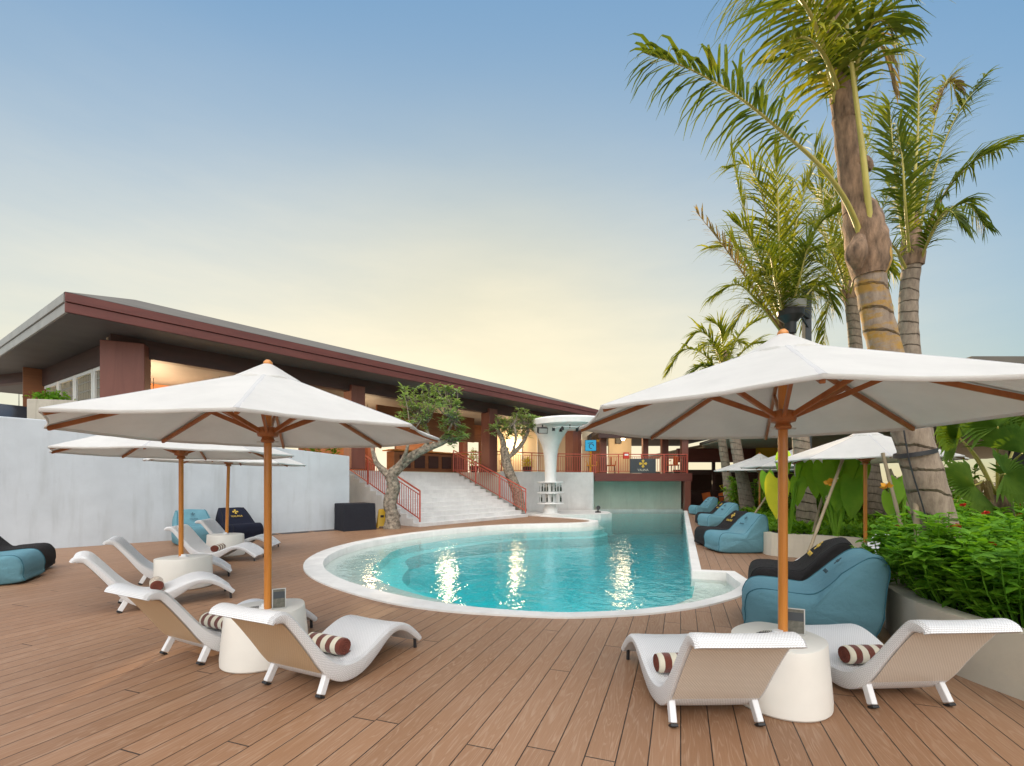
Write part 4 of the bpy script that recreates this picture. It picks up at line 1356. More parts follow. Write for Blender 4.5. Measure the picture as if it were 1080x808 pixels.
# drain grates by the wall
mb = MB(); 
for k in range(3): mb.prism([(p.x, p.y) for p in (V(-7.6, 13.35, 0) + wd * k * .95 , V(-7.6, 13.35, 0) + wd * (k * .95 + .85), V(-7.35, 13.1, 0) + wd * (k * .95 + .85), V(-7.35, 13.1, 0) + wd * k * .95)], .0, .006)
tag(mb.build('drain_grate', M['black'], flat=True), kind='structure')
# low bollard light at the platform edge
t = thing('floor_spotlight', 'small black spotlight standing on the pool platform', 'spotlight', (4.1, 22.6, .07))
mb = MB(); mb.lathe([(.14, 0), (.14, .05), (.03, .08), (.03, .14)], n=14); mb.build('foot', M['black'], t)
mb = MB(); mb.tube([(0, .08, .20), (0, -.10, .24)], [.07, .10], 12); mb.build('lamp_head', M['black'], t)
# lamp post among the palms
t = thing('lamp_post', 'dark square post with a black floodlight among the palms', 'lamp post', (7.15, 11.5, .40))
zt = EYE + (HY - 306) / F * 11.5
zl = EYE + (HY - 333) / F * 10.7
mb = MB(); mb.box((7.15, 11.5, (zt + .4) / 2), (.15, .15, zt - .4)); mb.build('post', M['signbox'], t, world=True, bevel=.008)
LC = V(6.29, 10.7, zl)
mb = MB(); mb.bar((7.15, 11.45, zl + .24), LC + V(.1, .1, .26), .07, .11); mb.bar((7.15, 11.45, zl - .02), LC.lerp(V(7.15, 11.45, zl), .45) + V(0, 0, .2), .035, .035); mb.build('arm', M['black'], t, world=True)
mb = MB(); mb.box(LC + V(.05, 0, .24), (.44, .34, .20)); mb.build('lamp_housing', M['grey_fascia'], t, world=True, bevel=.03)
mb = MB(); mb.lathe([(.02, -.42), (.11, -.40), (.12, -.16), (.26, -.02), (.28, .10), (.1, .14)], LC, 16); mb.build('lamp_head', M['black'], t, world=True)
# ================================================================== PLANTS
# planter wall with soil
edge = [(3.95, .2), (3.72, 2.2), (3.52, 3.2), (3.48, 3.9), (3.74, 4.7), (4.30, 5.35), (5.25, 5.8), (6.1, 6.3), (6.55, 7.2), (6.62, 8.3), (6.42, 8.95), (5.95, 9.35),
        (5.32, 9.72), (5.42, 10.4), (5.75, 11.4), (6.5, 13.2), (7.5, 15.6), (8.6, 19.0), (9.5, 22.2), (9.9, 24.2)]
ec = crom([V(x, y, 0) for x, y in edge], 4)
pw = thing('planter_wall', 'low curved concrete planter wall edging the palm bed behind the bean bags', 'planter wall', (4, 6, 0))
wall_mesh(ec[::-1], .16, -.05, .46).build('wall', M['concrete'], pw, world=True, angle=30, bevel=.012) if False else None
mbw = wall_mesh(ec, -.16, -.05, .46)
mbw.f = [f[::-1] for f in mbw.f]
mbw.build('wall', M['concrete'], pw, world=True, angle=30)
bed = [(p.x + .1, p.y + .02) for p in ec] + [(16, 24.4), (22, 24.4), (22, .2)]
mb = MB(); mb.prism(bed, .0, .38, bottom=False); tag(mb.build('soil', M['soil'], flat=True), kind='structure')

def inside(x, y, poly):
    r = False
    for i in range(len(poly)):
        x1, y1 = poly[i - 1][0], poly[i - 1][1]; x2, y2 = poly[i][0], poly[i][1]
        if (y1 > y) != (y2 > y) and x < (x2 - x1) * (y - y1) / (y2 - y1) + x1: r = not r
    return r

rnd = random.Random(21)
def leaf(mb, base, d, up, L, W, mi=0, fold=.25, droop=.3):
    """pointed leaf: two quads folded on the midrib"""
    d = d.normalized()
    s = d.cross(up)
    if s.length < 1e-3: s = d.cross(V(1, 0, 0))
    s.normalize(); u = s.cross(d)
    m1 = base + d * L * .35 - u * fold * W * .3
    m2 = base + d * L * .7 - V(0, 0, droop * L * .25) - u * fold * W * .2
    tip = base + d * L - V(0, 0, droop * L * .55)
    a = base + d * L * .28 + s * W * .5; b = base + d * L * .62 + s * W * .42 - V(0, 0, droop * L * .2)
    a2 = base + d * L * .28 - s * W * .5; b2 = base + d * L * .62 - s * W * .42 - V(0, 0, droop * L * .2)
    mb.add([base, a, b, tip, m2, m1, a2, b2], [(0, 1, 2, 5), (5, 2, 3, 4), (0, 5, 7, 6), (5, 4, 3, 7)], mi)

# flowering shrubs in the foreground bed: each a thing (stems, leaves, flowers)
def shrub(x, y, r, h, n, seed, label, flowers=4, L=.085):
    rr = random.Random(seed)
    t = thing('flowering_shrub', label, 'shrub', (x, y, .38), 0, 'flowering shrubs in the front bed')
    ml, ms = MB(), MB(); fl = []
    stems = max(8, int(n / 40))
    for s in range(stems):
        a = rr.uniform(0, 2 * math.pi); q = r * math.sqrt(rr.random())
        top = V(q * math.cos(a), q * math.sin(a), h * (1 - .45 * (q / r) ** 2) * rr.uniform(.72, 1.12))
        root = V(top.x * .3, top.y * .3, 0)
        mid = root.lerp(top, .5) + V(top.x * .15, top.y * .15, 0)
        pts = crom([root, mid, top], 3)
        ms.tube(pts, [.007, .0065, .006, .0055, .005, .0045, .004][:len(pts)], 4, False)
        for k in range(int(n / stems)):
            f = 1 - (rr.random() ** 1.6) * .72
            p = root.lerp(top, f) + V(top.x * .25, top.y * .25, 0) * (f * (1 - f))
            an = rr.uniform(0, 2 * math.pi)
            d = V(math.cos(an), math.sin(an), rr.uniform(-.15, .75))
            l = L * rr.choice((rr.uniform(.4, .8), rr.uniform(.8, 1.5)))
            leaf(ml, p + d * .012, d, V(rr.uniform(-.3, .3), rr.uniform(-.3, .3), 1), l, l * .52, 0, .3, rr.uniform(.1, .7))
        if s < flowers:
            mf = MB(); fl.append(mf)
            for k in range(18):
                d = V(rr.uniform(-1, 1), rr.uniform(-1, 1), rr.uniform(-.1, 1)).normalized()
                p = top * 1.02 + V(0, 0, .055)
                sd = d.cross(V(rr.random(), rr.random(), rr.random())).normalized() * .010
                mf.add([p, p + d * .024 + sd, p + d * .038, p + d * .024 - sd], [(0, 1, 2, 3)])
    ml.build('leaves', M['shrub'], t, flat=True)
    ms.build('stems', M['shrub'], t)
    for mf in fl: mf.build('flower', M['flower_red'], t, flat=True)
    return t
spots = []
sx = random.Random(5)
cand = []
for gy in range(0, 9):
    for gx in range(0, 8):
        x = 3.85 + gx * .52 + sx.uniform(-.12, .12) + (gy % 2) * .2; y = 2.45 + gy * .48 + sx.uniform(-.1, .1)
        if not inside(x - .16, y, bed): continue
        px = CX + x / y * F
        if px > 1230 or px < 900: continue
        cand.append((x, y, px))
cand += [(4.02, 4.55, 0), (4.10, 4.95, 0), (4.42, 5.30, 0), (4.85, 5.60, 0), (3.86, 4.15, 0), (5.3, 5.95, 0), (5.0, 5.2, 0), (5.6, 5.5, 0)]
cnt = 0
for x, y, px in cand:
    near = y < 3.6
    n = 1250 if y < 4.6 else 700
    h = .68 + .16 * noise.noise(V(x * 1.7, y * 1.7, 2)) + (.10 if y > 4 else 0)
    lab = 'leafy green shrub with small red flowers in the planter bed by the leaning palm'
    shrub(x, y, .40, h, n, 100 + cnt, lab, 2 if sx.random() < .75 else 0, .105)
    cnt += 1

# ferns and ground cover further back (nobody could count them)
mb = MB()
gc = random.Random(12)
made = 0
tries = 0
while made < 5200 and tries < 60000:
    tries += 1
    y = 5.4 + 18.5 * gc.random() ** 1.3
    x = gc.uniform(3.6, 4.0 + y * .78)
    if not inside(x - .14, y, bed): continue
    if x / y > 1.12: continue
    if y < 6.4 and x < 6.8 and x/y < .66: continue
    made += 1
    h = .38 + (.18 + .20 * max(0, noise.noise(V(x * .8, y * .8, 5)) + .3)) * gc.uniform(.5, 1.2)
    for k in range(4):
        a = gc.uniform(0, 6.28)
        d = V(math.cos(a), math.sin(a), gc.uniform(.2, 1.6))
        L = gc.uniform(.16, .34)
        leaf(mb, V(x, y, h - .12), d, V(0, 0, 1), L, L * .28, 0, .2, gc.uniform(.2, .9))
tag(mb.build('ground_cover', M['fern'], flat=True), 'ferny green ground cover filling the palm bed', kind='stuff')

def hedge(x, y, r, h, n, seed, label, L=.26):
    rr = random.Random(seed)
    t = thing('leafy_bush', label, 'bush', (x, y, .38))
    ml, ms = MB(), MB()
    for s in range(26):
        a = rr.uniform(0, 6.28); q = r * math.sqrt(rr.random())
        top = V(q * math.cos(a), q * math.sin(a) * .8, h * rr.uniform(.6, 1.05) * (1 - .3 * (q / r) ** 2))
        root = V(top.x * .5, top.y * .5, 0)
        ms.tube([root, root.lerp(top, .5), top], [.02, .015, .008], 5, False)
        for k in range(n // 26):
            f = 1 - rr.random() ** 1.4 * .85
            p = root.lerp(top, f)
            an = rr.uniform(0, 6.28); d = V(math.cos(an), math.sin(an), rr.uniform(-.1, 1.0))
            l = L * rr.uniform(.6, 1.3)
            leaf(ml, p, d, V(0, 0, 1), l, l * .26, 0, .2, rr.uniform(.2, 1.0))
    ml.build('leaves', M['fern'], t, flat=True); ms.build('stems', M['rachis'], t)
hedge(9.4, 18.6, 1.3, 1.55, 1700, 1, 'feathery bright green bush beyond the last pool walk bean bags')
hedge(9.0, 15.0, 1.1, 1.35, 1500, 2, 'bright green bush under the farthest bed parasol')
hedge(10.6, 14.2, 1.2, 1.6, 1500, 3, 'tall narrow leaved bush between the leaning far palm and the yellow elephant ear')
hedge(9.2, 10.4, .9, 1.0, 900, 4, 'low bushy plant at the foot of the palm behind the bed parasol pole')
hedge(10.9, 11.4, 1.2, 1.5, 1200, 5, 'dark leafy bush behind the bamboo props right of the bed parasol pole')
hedge(9.0, 8.0, .9, 1.1, 1100, 6, 'leafy bush behind the leaning coconut palm')
hedge(9.6, 6.4, 1.0, 1.0, 1000, 7, 'leafy bush under the fan palm at the right frame edge')

# elephant ears
def big_leaf(mb, base, tip, facing, W):
    d = tip - base; L = d.length; d.normalize()
    s = d.cross(facing).normalized(); u = s.cross(d)
    prof = [(-.16, .28), (-.05, .42), (.12, .50), (.3, .49), (.5, .42), (.7, .30), (.87, .15), (1.0, .0)]
    rows = []
    for f, w in prof:
        c = base + d * L * f - u * (.12 * L * f * f)
        if f < 0: rows.append([c + s * w * W + d * 0, base + d * L * .0 + s * .02 * W, base - s * .02 * W, c - s * w * W])
        else: rows.append([c + s * w * W + u * .07 * W * math.sin(f * 9), c + s * w * W * .4 - u * .03 * W, c - s * w * W * .4 - u * .03 * W, c - s * w * W + u * .07 * W * math.sin(f * 9 + 1)])
    vs = [p for r_ in rows for p in r_]
    fs = [(k * 4 + i, k * 4 + i + 1, (k + 1) * 4 + i + 1, (k + 1) * 4 + i) for k in range(len(rows) - 1) for i in range(3)]
    mb.add(vs, fs)
def elephant_ear(px, Y, leaves, label, yellow=()):
    b = P(px, 509, Y)
    t = thing('elephant_ear_plant', label, 'plant', (b.x, Y, .38))
    for k, (lx, ly, sz, dy) in enumerate(leaves):
        top = P(lx, ly, Y + dy); bot = P(lx + (px - lx) * .12, ly + sz, Y + dy - .12)
        face = V(-.45 + .2 * math.sin(k * 2.1), -1, .45)
        joint = top.lerp(bot, .16)
        ms = MB(); ms.tube(crom([V(b.x, Y, .38), V(b.x, Y, .38).lerp(joint, .6) + V(0, .05, .12), joint + V(0, .05, 0)], 4), [.03, .028, .027, .025, .023, .02, .018, .016, .013], 6)
        st = ms.build('stalk', M['bigleaf'], t, world=True)
        mb = MB(); big_leaf(mb, joint, bot, face, sz / F * Y * .46)
        mb.build('leaf_blade', M['bigleaf_y' if k in yellow else 'bigleaf'], t, world=True, angle=180)
elephant_ear(832, 9.6, [(826, 474, 34, .3), (819, 496, 52, -.2), (842, 500, 34, .3), (849, 482, 38, .4), (808, 494, 32, .5)], 'yellow leaved elephant ear plant beside the right parasol pole', (1,))
elephant_ear(882, 9.2, [(868, 482, 44, .2), (877, 476, 40, .5), (893, 478, 40, .3), (901, 498, 50, -.2), (884, 498, 44, 0), (858, 490, 36, .5), (910, 482, 36, .6)], 'broad green elephant ear plant under the bed parasol')
elephant_ear(856, 12.0, [(850, 476, 30, 0), (866, 472, 32, .4), (842, 470, 30, .5)], 'elephant ear plant behind the second palm trunk')
elephant_ear(952, 7.4, [(946, 500, 34, 0), (960, 492, 30, .3), (938, 515, 32, .2)], 'small elephant ear plant between the bed parasol pole and the leaning palm')

# ------------------------------------------------------------------ palms
def frond(t, pts, L, n, droop, mat, seed, rmat='rachis', r0=.03, t0=.2, wdt=.03, side_up=(0, 0, 1), ang=50, sparse=0.0, curl=0.0, brk=0.0):
    """rachis through the points with drooping leaflets; ONE mesh (part of the palm)"""
    rr = random.Random(seed)
    n = int(n * 1.4); wdt *= 1.1
    c = crom(pts, 10)
    N = len(c)
    mb = MB()
    mb.tube(c, [r0 * (1 - .86 * i / (N - 1)) for i in range(N)], 6, True, 0)
    lens = [0.0]
    for i in range(1, N): lens.append(lens[-1] + (c[i] - c[i - 1]).length)
    tot = lens[-1]
    up = Vector(side_up)
    for k in range(n):
        f = t0 + (1 - t0) * (k + rr.uniform(-.3, .3)) / n
        f = min(max(f, t0), .995)
        i = next((j for j in range(1, N) if lens[j] >= f * tot), N - 1)
        p = c[i - 1].lerp(c[i], (f * tot - lens[i - 1]) / max(1e-6, lens[i] - lens[i - 1]))
        tg = (c[i] - c[i - 1]).normalized()
        s = tg.cross(up)
        if s.length < .1: s = tg.cross(V(0, 1, 0))
        s.normalize(); u = s.cross(tg)
        x = (f - t0) / (1 - t0)
        ll = L * (.45 + .95 * math.sin(math.pi * (.12 + .80 * x)) ** .8) * .8 * rr.uniform(.8, 1.12)
        for sd in (-1, 1):
            if rr.random() < sparse: continue
            l2 = ll * rr.uniform(.72, 1.12)
            if rr.random() < .05: continue
            if rr.random() < max(brk, .18): l2 *= rr.uniform(.3, .7)
            a = R(ang * (1.15 - .65 * x) + rr.uniform(-15, 15))
            d = (tg * math.cos(a) + s * sd * math.sin(a) + u * rr.uniform(-.05, .35)).normalized()
            w = wdt * rr.uniform(.75, 1.2)
            q0 = p
            dd = d.copy(); strip = []
            step = l2 / 4
            wv = dd.cross(u * .7 + s * sd * -.7)
            if wv.length < 1e-3: wv = u.copy()
            wv.normalize()
            q = q0.copy()
            for j in range(5):
                ww = w * (.55, 1.0, .85, .55, .08)[j]
                strip.append((q - wv * ww * .5, q + wv * ww * .5))
                dd = (dd + V(0, 0, -droop * (.12 + .20 * j) * rr.uniform(.45, 1.5))).normalized()
                q = q + dd * step
            vs = [v for pr_ in strip for v in pr_]
            mb.add(vs, [(2 * j, 2 * j + 1, 2 * j + 3, 2 * j + 2) for j in range(4)], 1)
    return mb.build('frond', [M[rmat], M[mat]], t, world=True, angle=180)

def pxs(lst, Y):
    return [P(a[0], a[1], Y + (a[2] if len(a) > 2 else 0)) for a in lst]

def palm_trunk(t, lst, Y, radii, mat, n=18):
    pts = crom(pxs(lst, Y), 7)
    rs = [p.x for p in crom([V(r, 0, 0) for r in radii], 7)]
    # ring swellings
    acc = 0; rs2 = []
    for i, p in enumerate(pts):
        if i: acc += (p - pts[i - 1]).length
        rs2.append(rs[i] * (1 + .018 * math.sin(acc * 28)))
    mb = MB(); mb.tube(pts, rs2, n, True, 0, .07)
    return mb.build('trunk', M[mat], t, world=True, angle=60), pts, rs2

def strap(t, c, r, tilt=.2):
    mb = MB()
    for dz in (-.022, .022):
        pass
    rgs = []
    for k in range(25):
        a = k * 2 * math.pi / 24
        d = V(math.cos(a), math.sin(a), tilt * math.cos(a))
        p = c + V(d.x * r, d.y * r, d.z * r)
        o = V(math.cos(a), math.sin(a), 0)
        rgs.append([p - V(0, 0, .022), p + o * .012 - V(0, 0, .022), p + o * .012 + V(0, 0, .022), p + V(0, 0, .022)])
    mb.rings(rgs, True, False)
    mb.build('strap', M['black'], t, world=True)

# 1: the tall leaning coconut palm
Y1 = 4.85
t = thing('coconut_palm', 'tall leaning coconut palm with yellow ringed trunk in the foreground bed', 'palm tree', P(1000, 509, Y1) * 1.0)
t.location.z = .38; WM[t.name] = Matrix.Translation(t.location)
tk, tpts, trs = palm_trunk(t, [(1010, 640), (993, 575), (975, 505), (957, 445), (934, 372), (922, 318), (917, 288)], Y1, [.195, .182, .168, .152, .142, .135, .138], 'palm_trunk_y', 22)
mb = MB(); mb.tube(crom(pxs([(917, 292), (916, 268), (913, 248), (908, 226), (905, 214)], Y1), 4), [p.x for p in crom([V(.150, 0, 0), V(.185, 0, 0), V(.182, 0, 0), V(.155, 0, 0), V(.12, 0, 0)], 4)], 18, True, 0, .16)
mb.build('crown_boot', M['husk'], t, world=True, angle=60)
mb = MB(); mb.tube(crom(pxs([(926, 296, -.06), (928, 276, -.06), (926, 254, -.05), (921, 242, -.03)], Y1), 4), [p.x for p in crom([V(.04, 0, 0), V(.098, 0, 0), V(.085, 0, 0), V(.03, 0, 0)], 4)], 12, True, 0, .08)
mb.build('leaf_base', M['sheath'], t, world=True, angle=60)
mb = MB(); mb.tube(crom(pxs([(904, 284, -.14), (903, 268, -.17), (906, 250, -.15)], Y1), 4), [p.x for p in crom([V(.04, 0, 0), V(.10, 0, 0), V(.05, 0, 0)], 4)], 12, True, 0, .1)
mb.build('leaf_base', M['husk'], t, world=True, angle=60)
mb = MB(); mb.tube(crom(pxs([(904, 222), (897, 180), (891, 130), (884, 80), (878, 20), (874, -60)], Y1), 5), [p.x for p in crom([V(.125, 0, 0), V(.11, 0, 0), V(.10, 0, 0), V(.09, 0, 0), V(.07, 0, 0), V(.04, 0, 0)], 5)], 16, True, 0, .14)
mb.build('crown_shaft', M['husk'], t, world=True, angle=60)
for k, (a, b) in enumerate((((880, 125), .104), ((892, 178), .118))):
    mb = MB(); c = P(a[0] + 12, a[1], Y1); rgs = []
    for q in range(18):
        an = q * 2 * math.pi / 18
        o = V(math.cos(an), math.sin(an), 0)
        p = c + o * b + V(0, 0, .02 * math.sin(an * 3 + k))
        rgs.append([p - V(0, 0, .05), p + o * .02 - V(0, 0, .01), p + o * .012 + V(0, 0, .045), p + V(0, 0, .05)])
    mb.rings(rgs + rgs[:1], True, False); mb.build('husk_ring', M['husk'], t, world=True)
F1 = lambda lst, *a, **k: frond(t, pxs(lst, Y1), *a, **k)
F1([(908, 256, -.06), (903, 236, -.11), (888, 205, -.3), (862, 172, -.45), (826, 140, -.55), (780, 103, -.6), (730, 74, -.6), (678, 55, -.6)], .52, 44, 1.15, 'palm_leaf', 1, r0=.032, t0=.42, wdt=.026, ang=58)
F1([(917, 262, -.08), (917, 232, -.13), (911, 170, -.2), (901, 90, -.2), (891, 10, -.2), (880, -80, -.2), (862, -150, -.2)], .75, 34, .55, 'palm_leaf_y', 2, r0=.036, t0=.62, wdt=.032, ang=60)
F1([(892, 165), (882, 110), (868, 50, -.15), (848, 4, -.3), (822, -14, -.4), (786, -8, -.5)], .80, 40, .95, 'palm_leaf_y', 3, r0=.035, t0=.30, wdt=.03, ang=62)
F1([(890, 140), (881, 90), (868, 28, .15), (848, -12, .3), (815, -28, .4), (775, -18, .5)], .80, 36, .95, 'palm_leaf', 4, r0=.035, t0=.30, wdt=.03, ang=62)
F1([(888, 110), (880, 40, -.1), (868, -30, -.3), (850, -90, -.4)], .95, 30, .95, 'palm_leaf', 5, r0=.04, t0=.25, wdt=.03, ang=66)
F1([(893, 160), (896, 115), (902, 50, .1), (910, -5, .3), (924, -22, .4), (946, -4, .4)], .70, 38, 1.0, 'palm_leaf', 6, r0=.035, t0=.30, wdt=.03, ang=60)
F1([(892, 150), (896, 108), (906, 60, -.2), (918, 28, -.3), (932, 22, -.35), (946, 36, -.35)], .55, 30, 1.0, 'palm_leaf', 7, r0=.028, t0=.3, wdt=.028, ang=50)
F1([(896, 120), (908, 60, .2), (922, 40, .3), (934, 60, .3), (944, 96, .3)], .32, 26, 1.1, 'palm_leaf_dry', 8, 'rachis_dry', r0=.022, t0=.3, wdt=.024, ang=30)
F1([(884, 120), (866, 78, .2), (842, 60, .35), (812, 66, .45)], .55, 30, .9, 'palm_leaf', 9, r0=.026, t0=.3, wdt=.026, ang=58)
F1([(886, 100), (870, 60, -.3), (850, 40, -.5), (826, 44, -.6)], .5, 28, .9, 'palm_leaf_y', 10, r0=.026, t0=.3, wdt=.026, ang=58)
strap(t, P(965, 478, Y1), .166)
mb = MB(); mb.tube(crom([P(a, b, Y1 - .178) for a, b in ((952, 447), (960, 490), (975, 540), (990, 600))], 5), .007, 6); mb.build('cable', M['black'], t, world=True)

def simple_palm(name, label, Y, base, trunk, radii, fronds, mat_trunk='palm_trunk', leaf_l=.6, shaft=True, strapat=None, scale_w=1.0):
    b = P(base[0], base[1], Y)
    t = thing(name, label, 'palm tree', (b.x, Y, .38))
    radii = [r * .84 for r in radii]
    palm_trunk(t, trunk, Y, radii, mat_trunk, 14)
    if shaft:
        x, y = trunk[-1][:2]
        rtop = radii[-1]
        s = F / Y
        mb = MB(); mb.tube(pxs([(x, y + .1 * s), (x, y - .12 * s), (x, y - .5 * s), (x + .03 * s, y - .9 * s)], Y), [rtop * 1.15, rtop * 1.35, rtop * 1.0, rtop * .4], 12, True, 0, .25)
        mb.build('crown_shaft', M['husk'], t, world=True, angle=60)
    for k, fr in enumerate(fronds):
        pts, opt = fr[0], (fr[1] if len(fr) > 1 else {})
        o = dict(L=leaf_l, n=36, droop=.35, mat='palm_leaf_y', seed=hash((Y, k)) % 9999, r0=.03, t0=.22, wdt=.032 * scale_w, ang=46)
        o.update(opt)
        frond(t, pxs(pts, Y), **o)
    if strapat:
        strap(t, P(strapat[0], strapat[1], Y), strapat[2])
    return t
D = dict
dry = D(mat='palm_leaf_dry', rmat='rachis_dry', droop=.5, n=26, sparse=.35, brk=.5)
simple_palm('coconut_palm', 'bushy sunlit palm rising directly behind the top of the right parasol', 11.0, (852, 560), [(854, 575), (850, 530), (846, 480), (840, 420), (833, 365), (829, 345)], [.30, .25, .22, .20, .17, .15], [
    ([(826, 352), (795, 305, -.2), (765, 262, -.4), (734, 223, -.5)], D(mat='palm_leaf_dry', rmat='rachis_dry', L=.45, n=34, sparse=.25, brk=.4, t0=.3)),
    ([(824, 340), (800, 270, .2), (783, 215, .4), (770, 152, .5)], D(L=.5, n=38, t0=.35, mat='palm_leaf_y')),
    ([(826, 338), (812, 270), (806, 215, -.2), (790, 175, -.4), (765, 178, -.5)], D(L=.8, droop=.6, n=44)),
    ([(828, 336), (822, 260, -.3), (820, 200, -.4), (816, 160, -.4)], D(L=.95, n=50, droop=.2)),
    ([(830, 336), (836, 260, .2), (846, 210, .3), (856, 176, .3)], D(L=.9, n=46, droop=.3)),
    ([(830, 338), (846, 280, -.2), (862, 240, -.3), (884, 222, -.4)], D(L=.8, n=44, droop=.5, mat='palm_leaf')),
    ([(824, 345), (798, 295, .3), (776, 262, .5), (746, 262, .6)], D(L=.75, n=40, droop=.6)),
    ([(824, 350), (800, 320, -.4), (778, 300, -.7), (752, 312, -.8)], D(L=.7, n=36, droop=.8)),
    ([(832, 345), (852, 310, .3), (868, 300, .5), (880, 326, .6)], D(L=.7, n=36, droop=.8, mat='palm_leaf')),
    ([(830, 345), (818, 300, -.8), (812, 270, -1.2), (800, 262, -1.5)], D(L=.75, n=36, droop=.6, mat='palm_leaf')),
    ([(828, 345), (838, 300, .8), (832, 262, 1.2), (826, 250, 1.5)], D(L=.8, n=36, droop=.5)),
    ([(828, 345), (800, 300, .7), (784, 280, 1.0), (770, 250, 1.2)], D(L=.8, n=36, droop=.5)),
    ([(827, 345), (808, 290, -.3), (790, 250, -.5), (772, 232, -.6)], D(L=.9, n=48, droop=.7)),
    ([(829, 340), (828, 280, .4), (832, 220, .6), (838, 188, .7)], D(L=.9, n=48, droop=.4)),
    ([(830, 340), (842, 300, -.6), (852, 262, -.9), (862, 262, -1.1)], D(L=.85, n=44, droop=.8, mat='palm_leaf')),
    ([(826, 348), (806, 326, .2), (790, 322, .3), (772, 346, .3)], D(L=.7, n=36, droop=.9)),
    ([(829, 345), (824, 312, -.5), (816, 292, -.8), (800, 288, -1.0)], D(L=.85, n=40, droop=.9)),
    ([(830, 345), (840, 318, .5), (850, 302, .7), (866, 312, .8)], D(L=.8, n=40, droop=.9)),
], leaf_l=.8)
simple_palm('coconut_palm', 'yellow green palm seen between the two front palms, thin trunk', 13.0, (922, 545), [(926, 560), (922, 520), (912, 450), (904, 380), (899, 330), (896, 312)], [.30, .27, .22, .19, .18, .17], [
    ([(894, 312), (876, 250), (866, 200), (858, 152)], D(L=1.0, n=46, droop=.3)),
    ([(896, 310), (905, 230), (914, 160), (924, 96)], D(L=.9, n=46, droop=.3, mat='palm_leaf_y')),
    ([(895, 312), (884, 260, .3), (872, 222, .5), (850, 196, .6)], D(L=1.0, n=42, droop=.6)),
    ([(896, 312), (912, 262, .2), (928, 226, .4), (944, 190, .5)], D(L=1.0, n=42, droop=.5, mat='palm_leaf')),
    ([(893, 318), (876, 292, -.3), (862, 296, -.5), (852, 340, -.6)], D(L=.9, n=36, droop=.9)),
    ([(897, 318), (914, 296, -.3), (926, 306, -.5), (934, 346, -.6)], D(L=.9, n=36, droop=.9)),
    ([(895, 322), (882, 310, .2), (872, 330, .2), (868, 368, .2)], D(L=.7, n=30, droop=1.0, mat='palm_leaf_y')),
    ([(895, 312), (890, 255, -.4), (882, 215, -.6), (878, 178, -.6)], D(L=.9, n=40, droop=.4)),
    ([(896, 314), (902, 280, -.9), (890, 255, -1.4), (880, 262, -1.7)], D(L=.8, n=34, droop=.7)),
    ([(895, 312), (880, 270, .5), (862, 240, .8), (842, 236, 1.0)], D(L=1.0, n=44, droop=.6)),
    ([(896, 312), (900, 250, .6), (908, 200, .9), (912, 140, 1.0)], D(L=1.0, n=44, droop=.3)),
    ([(895, 314), (872, 282, .1), (852, 276, .1), (838, 300, .1)], D(L=.9, n=40, droop=.9)),
    ([(896, 314), (914, 280, .6), (930, 270, .9), (944, 290, 1.1)], D(L=.9, n=40, droop=.9)),
    ([(895, 313), (886, 285, -.6), (874, 262, -1.0), (856, 262, -1.2)], D(L=.9, n=40, droop=.8)),
], leaf_l=.9, strapat=None)
simple_palm('coconut_palm', 'dark green palm with a white dry frond tip right of the leaning palm', 8.6, (985, 560), [(990, 590), (980, 520), (968, 430), (960, 370), (958, 320), (962, 275)], [.26, .23, .20, .18, .17, .165], [
    ([(960, 280), (963, 210, -.1), (968, 140, -.1), (969, 70, -.1)], D(L=.62, n=46, droop=.4, mat='palm_leaf', r0=.045)),
    ([(964, 275), (980, 200, .1), (1005, 130, .2), (1040, 78, .3)], D(L=.55, n=44, droop=.7, mat='palm_leaf')),
    ([(966, 278), (990, 215, -.2), (1024, 172, -.3), (1064, 152, -.3)], D(L=.6, n=46, droop=.8, mat='palm_leaf', rmat='rachis_dry')),
    ([(962, 275), (972, 200, .3), (985, 130, .4), (1000, 84, .5), (1012, 112, .5)], D(L=.6, n=46, droop=.6, mat='palm_leaf_y')),
    ([(958, 278), (948, 220), (942, 160), (938, 108)], D(L=.6, n=40, droop=.5, mat='palm_leaf')),
    ([(966, 282), (992, 232, .3), (1018, 214, .5), (1040, 240, .6)], D(L=.55, n=38, droop=.9, mat='palm_leaf')),
    ([(956, 285), (944, 262, -.3), (934, 262, -.4), (930, 300, -.5)], D(L=.5, n=30, droop=.9, mat='palm_leaf_y')),
    ([(968, 282), (985, 240, -.5), (1000, 222, -.8), (1016, 240, -1)], D(L=.5, n=34, droop=.8, mat='palm_leaf')),
    ([(962, 275), (966, 220, .5), (980, 180, .8), (996, 170, 1)], D(L=.6, n=36, droop=.5, mat='palm_leaf')),
    ([(985, 118, .42), (996, 92, .42), (1006, 86, .42), (1014, 98, .42)], D(L=.30, n=22, droop=.6, mat='palm_leaf_dry', rmat='rachis_dry', t0=.05, r0=.012)),
    ([(960, 278), (955, 220, -.4), (952, 170, -.5), (946, 130, -.5)], D(L=.55, n=36, droop=.5, mat='palm_leaf')),
], leaf_l=.6)
small = D(L=.75, n=34, droop=.5, mat='palm_leaf_y', wdt=.05)
def sm(**k): d = dict(small); d.update(k); return d
